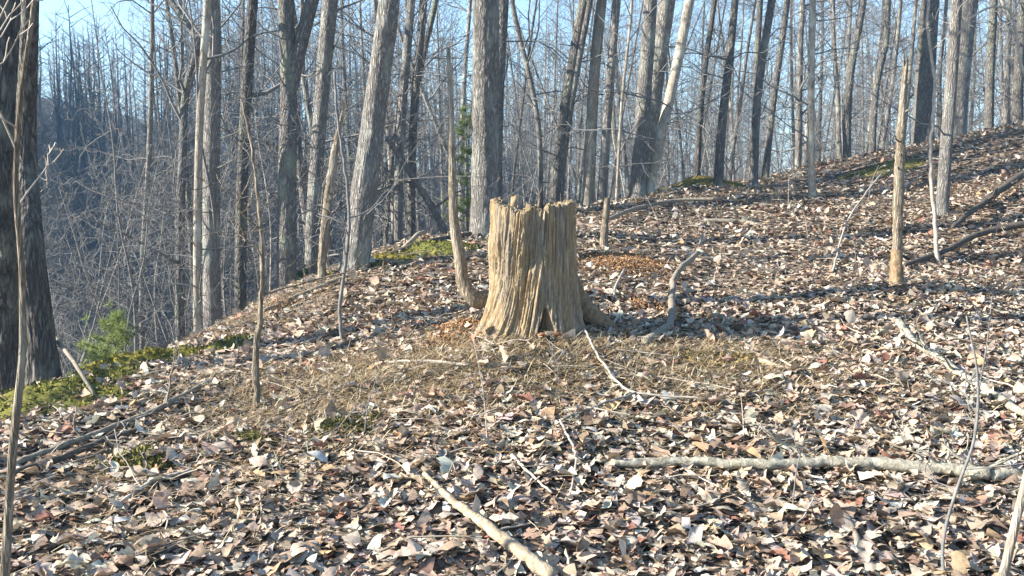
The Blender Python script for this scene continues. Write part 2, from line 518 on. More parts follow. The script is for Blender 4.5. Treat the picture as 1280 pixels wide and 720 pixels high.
def place_leaves(x, y, sc_lo, sc_hi, tilt_sd, zspread):
    n = len(x)
    size = rng.uniform(sc_lo, sc_hi, n) * np.where(rng.uniform(0, 1, n) < 0.40, 0.5, 1.0)
    yaw = rng.uniform(0, 2 * math.pi, n)
    tilt = np.abs(rng.standard_normal(n)) * tilt_sd * np.where(rng.uniform(0, 1, n) < 0.12, 2.0, 0.6)
    az = rng.uniform(0, 2 * math.pi, n)
    z = ground_z(x, y) + 0.004 + rng.uniform(0, 1, n) ** 1.6 * zspread + np.sin(np.minimum(tilt, 1.5)) * size * 0.32
    return size, yaw, tilt, az, z

def leaf_mesh(mb, x, y, z, size, yaw, tilt, az, cols, templates):
    R = rotmats(yaw, tilt, az)
    which = rng.integers(0, len(templates), len(x))
    for k, (tv, tt) in enumerate(templates):
        s = np.where(which == k)[0]
        if not len(s): continue
        v = np.einsum('nij,kj->nki', R[s], tv) * size[s, None, None] + np.stack((x[s], y[s], z[s]), -1)[:, None, :]
        nk = len(tv)
        tri = (tt[None] + (np.arange(len(s)) * nk)[:, None, None]).reshape(-1, 3)
        mb.add(v.reshape(-1, 3), None, tri, np.repeat(cols[s], nk, 0))

STUMP = at(668, 425, 5.55); STUMP = np.array((STUMP[0], STUMP[1] + 0.30, 0)); STUMP[2] = gz(STUMP[0], STUMP[1])
bare += [(STUMP[0], STUMP[1], 0.42, 0.0)]
for (px, py, rr, keep) in [(560, 450, 0.6, 0.18), (440, 480, 0.7, 0.25), (680, 450, 0.55, 0.25), (890, 455, 0.6, 0.25), (160, 455, 0.5, 0.2), (60, 500, 0.5, 0.2), (470, 325, 0.7, 0.25), (540, 312, 0.6, 0.2),
                           (785, 335, 0.5, 0.1), (800, 385, 0.35, 0.3), (345, 385, 0.7, 0.35), (300, 520, 0.5, 0.5), (150, 580, 0.4, 0.5)]:
    h_ = hit(px, py)
    bare.append((h_[0], h_[1], rr, keep))

lit = MB()
# near band, with the largest 300 kept as leaves of their own
x, y = scatter(36000, 2.6, 7.2)
kmask = density_mask(x, y); x, y = x[kmask], y[kmask]
size, yaw, tilt, az, z = place_leaves(x, y, 0.06, 0.13, 0.34, 0.04)
cols = leaf_cols(len(x), x)
pz = z - CAMZ
c_, s_ = math.cos(PITCH), math.sin(PITCH)
depth = y * c_ - pz * s_
u_ = 640 + F * x / depth
v_ = 360 - F * (y * s_ + pz * c_) / depth
score = size / depth * np.where((u_ > 15) & (u_ < 1265) & (v_ < 700), 1, 0)
big = np.argsort(-score)[:290]
rest = np.ones(len(x), bool); rest[big] = False
leaf_mesh(lit, x[rest], y[rest], z[rest], size[rest], yaw[rest], tilt[rest], az[rest], cols[rest], NEAR_T)
x2, y2 = scatter(36000, 7.0, 12.5, 1.0)
kmask = density_mask(x2, y2); x2, y2 = x2[kmask], y2[kmask]
sz2, yw2, tl2, az2, z2 = place_leaves(x2, y2, 0.06, 0.125, 0.34, 0.045)
leaf_mesh(lit, x2, y2, z2, sz2, yw2, tl2, az2, leaf_cols(len(x2), x2), FAR_T + NEAR_T[3:6])
x2, y2 = scatter(30000, 12.3, 21, 1.0)
kmask = x2 > -6; x2, y2 = x2[kmask], y2[kmask]
sz2, yw2, tl2, az2, z2 = place_leaves(x2, y2, 0.07, 0.14, 0.34, 0.05)
leaf_mesh(lit, x2, y2, z2, sz2, yw2, tl2, az2, leaf_cols(len(x2), x2), FAR_T)
xf, yf = scatter(11000, 2.6, 7.2)
kmask = density_mask(xf, yf); xf, yf = xf[kmask], yf[kmask]
szf, ywf, tlf, azf, zf = place_leaves(xf, yf, 0.07, 0.14, 0.15, 0.012)
leaf_mesh(lit, xf, yf, zf, szf, ywf, tlf, azf, leaf_cols(len(xf), xf), FAR_T + NEAR_T[3:5])
xf, yf = scatter(22000, 2.6, 8.5)
szf, ywf, tlf, azf, zf = place_leaves(xf, yf, 0.02, 0.045, 0.5, 0.05)
leaf_mesh(lit, xf, yf, zf, szf, ywf, tlf, azf, leaf_cols(len(xf), xf) * 0.85, FAR_T)
tag(lit.build('leaf_litter', M['leaf'], smooth=True), 'brown and cream dead leaves covering the forest floor', 'leaf litter', kind='stuff')
single = []
for tv, tt in NEAR_T:
    b_ = MB(); b_.add(tv, None, tt)
    me = b_.mesh('leaf', True); me.materials.append(M['leaf_single']); single.append(me)
R = rotmats(yaw[big], tilt[big], az[big])
from mathutils import Matrix
for q, i in enumerate(big):
    o = link('leaf', single[q % len(single)], ground)
    o.matrix_local = Matrix.Translation((x[i], y[i], z[i])) @ Matrix(R[q].tolist()).to_4x4() @ Matrix.Scale(float(size[i]), 4)
    o.color = (*cols[i], 1)

# pine straw and dry thatch
st = MB()
def straw(px, py, rad, n, cset, ln=(0.05, 0.14), w=0.0018, flat=0.25):
    c = hit(px, py)
    a = rng.uniform(0, 2 * math.pi, n); r = rad * np.sqrt(rng.uniform(0, 1, n)) * (1 + 0.25 * rng.standard_normal(n))
    x = c[0] + r * np.cos(a) * 1.3; y = c[1] + r * np.sin(a)
    yw = rng.uniform(0, 2 * math.pi, n); el = rng.standard_normal(n) * flat
    l = rng.uniform(*ln, n)
    d = np.stack((np.cos(yw) * np.cos(el), np.sin(yw) * np.cos(el), np.abs(np.sin(el))), -1)
    p = np.stack((x, y, ground_z(x, y) + 0.008 + rng.uniform(0, 0.035, n)), -1)
    sd = np.stack((-np.sin(yw), np.cos(yw), 0 * yw), -1) * w
    up = np.array((0, 0, w))
    m_ = p + d * l[:, None] * 0.5 + np.stack((0 * l, 0 * l, rng.uniform(-0.3, 0.3, n) * l * 0.4), -1)
    e = p + d * l[:, None]
    v = np.stack((p - sd, p + sd, m_ + sd + up, m_ - sd + up, e), 1).reshape(-1, 3)
    b = np.arange(n) * 5
    q = np.stack((b, b + 1, b + 2, b + 3), -1)
    t = np.stack((b + 3, b + 2, b + 4), -1)
    cc = np.array(cset)[rng.integers(0, len(cset), n)] * rng.uniform(0.7, 1.25, (n, 1))
    st.add(v, q, t, np.repeat(cc, 5, 0))
TAN = [(0.42, 0.32, 0.18), (0.34, 0.25, 0.13), (0.50, 0.42, 0.28), (0.22, 0.15, 0.08)]
for (px, py, rr, n) in [(560, 448, 0.6, 2600), (430, 475, 0.6, 2200), (680, 455, 0.55, 2200), (890, 450, 0.6, 2400), (330, 510, 0.5, 1200), (345, 390, 0.7, 1500), (780, 470, 0.6, 1200), (1000, 470, 0.6, 900),
                        (700, 330, 1.0, 900), (500, 530, 0.6, 700), (250, 600, 0.6, 700), (820, 540, 0.6, 600), (1100, 520, 0.6, 600)]:
    straw(px, py, rr * 1.15, int(n * 1.7), TAN)
tag(st.build('pine_straw', M['straw'], smooth=False), 'thin tan pine straw and dry thatch lying around the stump', 'straw', kind='stuff')

# ------------------------------------------------------------------ the stump
def build_stump():
    root = empty('tree_stump', STUMP, 'tall rotting tree stump with jagged hollow top and splintered ochre wood', 'tree stump')
    NT, NH = 600, 170
    th = np.linspace(0, 2 * math.pi, NT, endpoint=False)        # 0 = +x (right), -pi/2 = towards the camera
    hh = np.linspace(-0.08, 1.0, NH)
    T, H = np.meshgrid(th, hh)
    HT = 0.83
    hc = np.clip(H, 0, 1)
    rad = 0.246 + 0.026 * (1 - hc) + 0.066 * np.exp(-hc * 5.5)
    tw = T + 0.30 * (1 - hc) ** 1.4 * np.where(np.cos(T) < 0.2, 1, 0.4)     # fibres swing outwards to the left foot
    ct, st_ = np.cos(tw), np.sin(tw)
    # buttress lobes
    def lobe(t0, wd):
        d = np.angle(np.exp(1j * (T - t0)))
        return np.exp(-(d / wd) ** 2)
    rad += 0.05 * np.exp(-hc * 4.5) * (1.5 * lobe(math.radians(-150), 0.5) + 0.9 * lobe(math.radians(-62), 0.22) + 0.7 * lobe(math.radians(-20), 0.35) + lobe(math.radians(100), 0.5))
    # broad hollows, then fibres of several widths that start and stop
    rad += 0.026 * fbm(np.stack((ct * 2.0, st_ * 2.0, H * 0.8 + 3), -1), 3)
    f1 = vnoise(np.stack((ct * 6, st_ * 6, H * 0.9), -1))
    rad += 0.006 * (0.5 - np.abs(f1) * 1.5)
    f2 = vnoise(np.stack((ct * 15 + 5, st_ * 15, H * 1.6), -1))
    rad += 0.006 * (0.5 - np.abs(f2) * 1.6)
    f3 = vnoise(np.stack((ct * 30, st_ * 30, H * 2.6 + 9), -1))
    rad += 0.0075 * (0.4 - np.abs(f3) * 1.5)
    f4 = vnoise(np.stack((ct * 50 + 3, st_ * 50, H * 5.0), -1))
    rad += 0.0055 * f4
    f5 = vnoise(np.stack((ct * 85 + 3, st_ * 85, H * 7.0), -1))
    rad += 0.0035 * f5
    cr = fbm(np.stack((ct * 13 + 4, st_ * 13, H * 1.1 + 2), -1), 2)
    rad -= 0.11 * np.clip(cr - 0.27, 0, 0.25)                    # cracks
    sl = fbm(np.stack((ct * 7, st_ * 7 + 7, H * 1.6), -1), 2)     # slabs that have come away
    rad += 0.009 * np.clip((sl - 0.05) * 30, 0, 1)
    rad += 0.004 * fbm(np.stack((ct * 24, st_ * 24, H * 30), -1), 2)
    # broken-away plate: the left side stands proud above mid height, with a face turned to the right
    edge = math.radians(-106) + 0.22 * (hc - 0.75) + 0.05 * fbm(np.stack((H * 9, H * 0, H * 0), -1), 3)
    d = np.angle(np.exp(1j * (T - edge)))
    plate = 1 / (1 + np.exp(np.clip(d / 0.018, -40, 40))) * (d > -1.6)
    fade = np.clip((hc - 0.40 + 0.3 * fbm(np.stack((ct * 6, st_ * 6, H * 1.5), -1), 2)) / 0.30, 0, 1) ** 1.3 * np.clip((d + 1.6) / 0.5, 0, 1)
    rad += 0.042 * plate * fade
    rad -= 0.040 * np.exp(-((d - 0.20) / 0.16) ** 2) * np.clip((hc - 0.5) / 0.12, 0, 1)
    # notch under the front lobe
    nd = np.angle(np.exp(1j * (T - math.radians(-76)))) / (0.20 * np.clip(1.15 - hc / 0.24, 0.05, 1.2))
    notch = np.clip(1 - nd ** 4, 0, 1) * np.clip(1 - hc / 0.23, 0, 1) ** 0.4
    rad -= 0.16 * notch
    # second crack rising from the notch
    cd = np.angle(np.exp(1j * (T - math.radians(-80) - 0.25 * hc))) / 0.035
    rad -= 0.035 * np.exp(-cd ** 2) * np.clip(1 - hc / 0.55, 0, 1)
    # jagged rim
    tc, ts = np.cos(th), np.sin(th)
    top = HT + 0.022 * fbm(np.stack((tc * 3, ts * 3, 0 * th), -1), 2) + 0.022 * fbm(np.stack((tc * 7, ts * 7, 0 * th + 4), -1), 3) + 0.014 * fbm(np.stack((tc * 26, ts * 26, 0 * th), -1), 2)
    blk = fbm(np.stack((tc * 5, ts * 5, 0 * th + 11), -1), 2); top += 0.028 * np.round(blk * 3) / 3
    dd = np.angle(np.exp(1j * (th - math.radians(-165)))); top += 0.03 * np.exp(-(dd / 0.3) ** 2)
    dd = np.angle(np.exp(1j * (th - math.radians(-112)))); top -= 0.03 * np.exp(-(dd / 0.2) ** 2)
    dd = np.angle(np.exp(1j * (th - math.radians(-20)))); top += 0.02 * np.exp(-(dd / 0.5) ** 2)
    cx = 0.018 * hc + 0.0 * H
    x = cx + rad * np.cos(T); y_ = rad * np.sin(T) * 0.92; z_ = np.where(H < 0, H * 1.0, H * top[None, :])
    V = np.stack((x, y_, z_), -1)
    # rim and hollow
    rings = [V.reshape(-1, 3)]
    rt = rad[-1]
    prof = [(0.93, 0.012), (0.82, -0.01), (0.72, -0.03), (0.66, -0.10), (0.62, -0.22), (0.5, -0.33), (0.25, -0.36)]
    for k, (f_, dz) in enumerate(prof):
        w_ = rt * f_ + 0.02 * fbm(np.stack((tc * 8, ts * 8, 0 * th + k), -1), 3) * (k > 0)
        zz = top * 1.0 + dz + 0.035 * fbm(np.stack((tc * 13, ts * 13, 0 * th + 2.2 * k), -1), 3) * (1 if k < 4 else 0.6)
        rings.append(np.stack((0.018 + w_ * tc, w_ * ts * 0.92, zz), -1))
    nr = NH + len(prof)
    V = np.vstack(rings + [np.array([[0.02, 0, 0.52]])])
    i = np.arange(nr - 1)[:, None] * NT; j = np.arange(NT)[None, :]; j2 = (j + 1) % NT
    q = np.stack((i + j, i + j2, i + NT + j2, i + NT + j), -1).reshape(-1, 4)
    k = np.arange(NT)
    t = np.stack(((nr - 1) * NT + k, (nr - 1) * NT + (k + 1) % NT, np.full(NT, nr * NT)), -1)
    mb = MB(); mb.add(V, q, t)
    mb.build('wood_wall', M['stump'], root)
    # splinters and blocks standing on the rim
    def shard(ang, rr, z0, hgt, wd, dp, lean, seed):
        r = np.random.default_rng(seed)
        nseg, sd = 5, 7
        mb = MB()
        p0 = np.array((0.018 + rr * math.cos(ang), rr * math.sin(ang) * 0.92, z0))
        vv = []
        for a in range(nseg):
            f_ = a / (nseg - 1)
            k_ = (1 - 0.55 * f_ ** 1.5)
            for b in range(sd):
                tt_ = b / sd * 2 * math.pi
                c1 = abs(math.cos(tt_)) ** 0.5 * math.copysign(1, math.cos(tt_)); s1 = abs(math.sin(tt_)) ** 0.5 * math.copysign(1, math.sin(tt_))
                jag = (0.35 * hgt * r.random() if a >= nseg - 2 else 0)
                nz_ = 1 + 0.2 * r.standard_normal()
                vv.append(p0 + np.array((wd * c1 * k_ * nz_ + lean * f_ * hgt, dp * s1 * k_ * nz_, f_ * hgt + jag)))
        i = np.arange(nseg - 1)[:, None] * sd; j = np.arange(sd)[None, :]; j2 = (j + 1) % sd
        vv.append(p0 + np.array((lean * hgt, 0, hgt * 0.97)))
        k = np.arange(sd)
        mb.add(np.array(vv), np.stack((i + j, i + j2, i + sd + j2, i + sd + j), -1).reshape(-1, 4), np.stack(((nseg - 1) * sd + k, (nseg - 1) * sd + (k + 1) % sd, np.full(sd, nseg * sd)), -1))
        return mb.build('splinter', M['stump'], root, smooth=False)
    R_ = math.radians
    shard(R_(-135), 0.225, 0.74, 0.135, 0.030, 0.022, 0.10, 1)
    shard(R_(-100), 0.17, 0.70, 0.14, 0.034, 0.02, -0.2, 2)
    shard(R_(-92), 0.15, 0.70, 0.14, 0.012, 0.012, 0.15, 3)
    s_ = shard(R_(80), 0.18, 0.76, 0.16, 0.024, 0.02, 0.0, 4); s_.data.materials[0] = M['stick_dark']
    s_ = shard(R_(35), 0.22, 0.76, 0.14, 0.013, 0.012, -0.1, 5); s_.data.materials[0] = M['stick_dark']
    shard(R_(-55), 0.20, 0.75, 0.085, 0.045, 0.03, 0.2, 6)
    shard(R_(-25), 0.195, 0.75, 0.10, 0.035, 0.035, 0.3, 7)
    shard(R_(170), 0.22, 0.78, 0.07, 0.02, 0.05, 0.1, 8)
    shard(R_(5), 0.21, 0.76, 0.09, 0.03, 0.03, 0.0, 9)
    fr = MB(); Rf = np.random.default_rng(77)
    tvf = np.array([(-1, -0.5, -0.4), (1, -0.6, -0.4), (0.9, 0.6, -0.4), (-0.8, 0.5, -0.4), (-0.7, -0.3, 0.4), (0.8, -0.4, 0.45), (0.6, 0.4, 0.35), (-0.9, 0.4, 0.5)])
    qf = np.array([(0, 3, 2, 1), (4, 5, 6, 7), (0, 1, 5, 4), (1, 2, 6, 5), (2, 3, 7, 6), (3, 0, 4, 7)])
    for k in range(230):
        a = Rf.uniform(-math.pi, math.pi); ti = int((a % (2 * math.pi)) / (2 * math.pi) * NT) % NT
        r_ = rt[ti] * Rf.uniform(0.62, 0.97)
        m_ = rotmats(np.array([Rf.uniform(0, 6.28)]), np.array([Rf.uniform(0, 1.3)]), np.array([Rf.uniform(0, 6.28)]))[0]
        sz_ = np.array((Rf.uniform(0.006, 0.02), Rf.uniform(0.004, 0.012), Rf.uniform(0.006, 0.02)))
        fr.add((tvf * sz_ + 0.15 * sz_ * Rf.standard_normal((8, 3))) @ m_.T + np.array((0.018 + r_ * math.cos(a), r_ * math.sin(a) * 0.92, top[ti] + Rf.uniform(-0.012, 0.014) - 0.02 * (r_ < rt[ti] * 0.75))), qf)
    fo = fr.build('crumbled_rim', M['stump'], root, smooth=False); fo['kind'] = 'stuff'
    # dark root running off behind on the right
    mb = MB()
    pth = np.array([(0.22, 0.10, 0.42), (0.29, 0.10, 0.24), (0.36, 0.10, 0.13), (0.44, 0.11, 0.07), (0.52, 0.12, 0.02), (0.60, 0.13, -0.06)])
    tt_ = np.linspace(0, 5, 22)
    pth = np.stack([np.interp(tt_, np.arange(6), pth[:, k]) for k in range(3)], -1)
    mb.tube(pth, np.interp(tt_, [0, 2, 5], [0.05, 0.075, 0.04]), 14, wob=0.08)
    mb.build('root', M['brown_bark'], root)
    # chip of wood at the mouth of the notch
    for k_, (ax, ay, sx, sz) in enumerate([(0.10, -0.345, 0.05, 0.018), (0.135, -0.35, 0.035, 0.014), (0.05, -0.35, 0.03, 0.012)]):
        mb = MB()
        tt_ = np.linspace(-1, 1, 7)
        mb.tube(np.stack((ax + sx * tt_, ay + 0.01 * tt_ ** 2, sz * (1 - tt_ ** 2) * 0.8 + 0.03 + 0 * tt_), -1), sz * np.sqrt(np.clip(1.02 - tt_ ** 2, 0.05, 1)), 8, wob=0.15)
        mb.build('wood_chip', M['snag'] if k_ == 0 else M['rotten'], root, smooth=False)
    return root
build_stump()

# crumbled red-brown rot beside the stump
def crumbs(name, spots, label):
    mb = MB()
    for (px, py, rad, n, szr) in spots:
        c = hit(px, py)
        a = rng.uniform(0, 2 * math.pi, n); r = rad * np.abs(rng.standard_normal(n)) * 0.55
        x = c[0] + r * np.cos(a) * 1.25; y = c[1] + r * np.sin(a)
        s = rng.uniform(*szr, n)
        z = ground_z(x, y) + rng.uniform(0, 1, n) * 0.07 * np.exp(-(r / rad) ** 2) + s * 0.3
        Rm = rotmats(rng.uniform(0, 6.28, n), rng.uniform(0, 1.2, n), rng.uniform(0, 6.28, n))
        tv = np.array([(-1, -0.5, -0.4), (1, -0.6, -0.4), (0.9, 0.6, -0.4), (-0.8, 0.5, -0.4), (-0.7, -0.3, 0.4), (0.8, -0.4, 0.45), (0.6, 0.4, 0.35), (-0.9, 0.4, 0.5)])
        q = np.array([(0, 3, 2, 1), (4, 5, 6, 7), (0, 1, 5, 4), (1, 2, 6, 5), (2, 3, 7, 6), (3, 0, 4, 7)])
        v = np.einsum('nij,nkj->nki', Rm, tv[None] * np.stack((rng.uniform(0.8, 2.8, n), rng.uniform(0.4, 1.0, n), rng.uniform(0.3, 0.9, n)), -1)[:, None, :]) * s[:, None, None] + np.stack((x, y, z), -1)[:, None, :]
        cc = np.array([(0.36, 0.20, 0.085), (0.27, 0.135, 0.058), (0.16, 0.08, 0.04), (0.42, 0.27, 0.14)])[rng.integers(0, 4, n)] * rng.uniform(0.7, 1.2, (n, 1))
        mb.add(v.reshape(-1, 3), (q[None] + (np.arange(n) * 8)[:, None, None]).reshape(-1, 4), None, np.repeat(cc, 8, 0))
    tag(mb.build(name, M['straw'], smooth=False), label, 'rotten wood', kind='stuff')
crumbs('rotten_wood_crumbs', [(785, 336, 0.46, 2600, (0.004, 0.012)), (800, 385, 0.36, 700, (0.003, 0.010)), (578, 414, 0.26, 1500, (0.004, 0.013)), (560, 432, 0.34, 500, (0.003, 0.010)), (690, 428, 0.16, 300, (0.003, 0.010)), (350, 385, 0.6, 500, (0.003, 0.009))],
       'orange brown crumbs of rotten wood on the ground around the stump')

# ------------------------------------------------------------------ moss
def moss(px, py, rx, ry, h, cols, label, n=2500, rot=0.0):
    c = hit(px, py)
    mb = MB()
    N = 46
    u, v = np.meshgrid(np.linspace(-1.2, 1.2, N), np.linspace(-1.2, 1.2, N))
    cr, sr = math.cos(rot), math.sin(rot)
    x = c[0] + (u * rx * cr - v * ry * sr); y = c[1] + (u * rx * sr + v * ry * cr)
    rr = np.hypot(u, v) + 0.45 * fbm(np.stack((x * 3.5, y * 3.5, 0 * x + px), -1), 3)
    hm = np.clip(1 - rr ** 2 + 0.25 * fbm(np.stack((x * 14, y * 14, 0 * x + 3), -1), 2), -0.6, 1)
    z = ground_z(x, y) + h * hm * (1 + 0.5 * fbm(np.stack((x * 12, y * 12, 0 * x), -1), 3)) + 0.014 * fbm(np.stack((x * 45, y * 45, 0 * x), -1), 2)
    cc = np.array(cols)
    f_ = np.clip(0.5 + 0.9 * fbm(np.stack((x * 7, y * 7, 0 * x + 8), -1), 3), 0, 1)[..., None]
    ii = (np.arange(N - 1)[:, None] * N + np.arange(N - 1)[None, :])
    mb.add(np.stack((x, y, z), -1).reshape(-1, 3), np.stack((ii, ii + 1, ii + N + 1, ii + N), -1).reshape(-1, 4), None, (cc[0] * f_ + cc[1] * (1 - f_)).reshape(-1, 3))
    # fuzz
    pi_, pj = rng.integers(0, N, n), rng.integers(0, N, n)
    ok = hm[pi_, pj] > 0.02
    pi_, pj = pi_[ok], pj[ok]; n = len(pi_)
    p = np.stack((x[pi_, pj], y[pi_, pj], z[pi_, pj]), -1) + rng.standard_normal((n, 3)) * np.array((0.02, 0.02, 0.002))
    d = rng.standard_normal((n, 3)) * 0.008
    t3 = np.stack((p - d, p + d, p + np.array((0, 0, 1)) * rng.uniform(0.006, 0.022, (n, 1)) + rng.standard_normal((n, 3)) * 0.006), 1)
    c3 = cc[rng.integers(0, 2, n)] * rng.uniform(0.7, 1.3, (n, 1))
    mb.add(t3.reshape(-1, 3), None, np.arange(3 * n).reshape(-1, 3), np.repeat(c3, 3, 0))
    return tag(mb.build('moss_patch', M['moss']), label, 'moss', kind='stuff')
YG, OL, DK = (0.20, 0.19, 0.045), (0.12, 0.115, 0.035), (0.065, 0.07, 0.028)
moss(200, 455, 0.75, 0.24, 0.09, ((0.23, 0.205, 0.04), (0.12, 0.115, 0.032)), 'yellow green moss strip along the edge of the bank', 5000, rot=0.75)
moss(120, 480, 0.45, 0.20, 0.05, (OL, YG), 'thin olive moss between the twin trunks and the yellow green strip', rot=0.6)
moss(45, 500, 0.55, 0.32, 0.07, ((0.20, 0.19, 0.04), DK), 'dark olive moss at the foot of the big twin trunks', rot=0.2)
moss(470, 328, 0.50, 0.26, 0.05, ((0.27, 0.22, 0.045), OL), 'yellow moss mound at the foot of the leaning grey tree', rot=0.3)
moss(538, 313, 0.50, 0.30, 0.07, (YG, (0.13, 0.14, 0.04)), 'green moss covering a low hump behind the stump', rot=0.15)
moss(872, 232, 0.75, 0.5, 0.12, ((0.27, 0.20, 0.06), OL), 'ochre moss mound on the ridge line', rot=0.1)
moss(1105, 212, 0.7, 0.45, 0.06, ((0.23, 0.20, 0.06), OL), 'olive moss on the hummock behind the barkless snag', rot=0.1)
moss(780, 325, 0.35, 0.2, 0.04, ((0.33, 0.20, 0.07), (0.25, 0.13, 0.05)), 'rusty dry moss to the right of the stump')
moss(430, 535, 0.22, 0.14, 0.03, (OL, DK), 'small moss tuft among leaves below the thin sapling')
moss(170, 580, 0.20, 0.14, 0.03, (YG, OL), 'small moss tuft beside the long grey branches')
moss(310, 557, 0.16, 0.10, 0.03, (YG, OL), 'tiny bright moss tuft in the leaf litter')
moss(900, 455, 0.42, 0.2, 0.03, ((0.28, 0.21, 0.07), (0.16, 0.12, 0.05)), 'brown mossy thatch between the stump and the white stick')

# ------------------------------------------------------------------ trees
def smooth_path(pts, n):
    pts = np.asarray(pts, float)
    d = np.concatenate(([0], np.cumsum(np.linalg.norm(np.diff(pts, axis=0), axis=1))))
    t = np.linspace(0, d[-1], n)
    m_ = np.gradient(pts, d, axis=0) if len(pts) > 2 else np.tile((pts[-1] - pts[0]) / d[-1], (len(pts), 1))
    k = np.clip(np.searchsorted(d, t, 'right') - 1, 0, len(pts) - 2)
    h = d[k + 1] - d[k]
    s = ((t - d[k]) / h)[:, None]
    h = h[:, None]
    return (2 * s ** 3 - 3 * s ** 2 + 1) * pts[k] + (s ** 3 - 2 * s ** 2 + s) * h * m_[k] + (-2 * s ** 3 + 3 * s ** 2) * pts[k + 1] + (s ** 3 - s ** 2) * h * m_[k + 1]

def grow(mb, p, d, length, r0, level, R, twigs, up=0.25, sides=4, crook=0.22):
    n = 6 if level <= 1 else 4
    pts = [np.array(p)]
    d = np.array(d, float)
    for k in range(n):
        d = d + R.standard_normal(3) * crook + np.array((0, 0, up * 0.35))
        d /= np.linalg.norm(d)
        pts.append(pts[-1] + d * length / n)
    pts = np.array(pts)
    rr = np.linspace(r0, max(r0 * 0.3, 0.0022), n + 1)
    mb.tube(pts, rr, sides if level < 2 else 3, cap=False)
    if level >= len(twigs):
        return
    for k in range(twigs[level]):
        f_ = R.uniform(0.2, 0.98)
        i = min(int(f_ * n), n - 1)
        q = pts[i] + (pts[i + 1] - pts[i]) * (f_ * n - i)
        td = pts[i + 1] - pts[i]; td /= np.linalg.norm(td)
        sd = R.standard_normal(3); sd -= td * (sd @ td); sd /= np.linalg.norm(sd) + 1e-9
        nd = td * R.uniform(0.4, 0.9) + sd * R.uniform(0.6, 1.0)
        nd /= np.linalg.norm(nd)
        grow(mb, q, nd, length * R.uniform(0.3, 0.6) * (1.1 - 0.5 * f_), max(rr[i] * 0.55, 0.0025), level + 1, R, twigs, up, sides, crook)

def trunk_mesh(mb, path, rad, sides, flare=0.6, lump=0.10, R=None, ridge=0.0, base=None):
    """bark-lumped tapering trunk with root flare; path rises from the ground"""
    path = np.asarray(path); n = len(path)
    tan = np.gradient(path, axis=0); tan /= np.linalg.norm(tan, axis=1)[:, None]
    a = np.cross(tan, np.array((0.0, 1.0, 0.0))); a /= np.linalg.norm(a, axis=1)[:, None]
    b = np.cross(tan, a)
    th = np.arange(sides) * 2 * math.pi / sides
    hgt = np.concatenate(([0], np.cumsum(np.linalg.norm(np.diff(path, axis=0), axis=1))))
    sd = 0 if R is None else R.uniform(0, 50)
    C, S = np.cos(th)[None, :] + 0 * hgt[:, None], np.sin(th)[None, :] + 0 * hgt[:, None]
    H = hgt[:, None] + 0 * C
    rel = 1 + lump * fbm(np.stack((C * 1.6 + sd, S * 1.6, H * 0.9), -1), 3)
    fl = np.exp(-H / max(0.16, 1.6 * rad[0]))
    rel += flare * fl * (0.75 + 0.5 * fbm(np.stack((C * 1.9 + sd, S * 1.9, H * 0 + 3), -1), 2))
    if ridge:
        rg = fbm(np.stack((C * 7 + sd, S * 7, H * 4.0), -1), 3)
        rel += ridge * (0.5 - np.abs(rg) * 2.0)
        rel += ridge * 0.4 * fbm(np.stack((C * 18 + sd, S * 18, H * 14), -1), 2)
    Rr = rad[:, None] * rel
    v = path[:, None, :] + Rr[..., None] * (C[..., None] * a[:, None, :] + S[..., None] * b[:, None, :])
    i = np.arange(n - 1)[:, None] * sides; j = np.arange(sides)[None, :]; j2 = (j + 1) % sides
    mb.add(v.reshape(-1, 3), np.stack((i + j, i + sides + j, i + sides + j2, i + j2), -1).reshape(-1, 4))

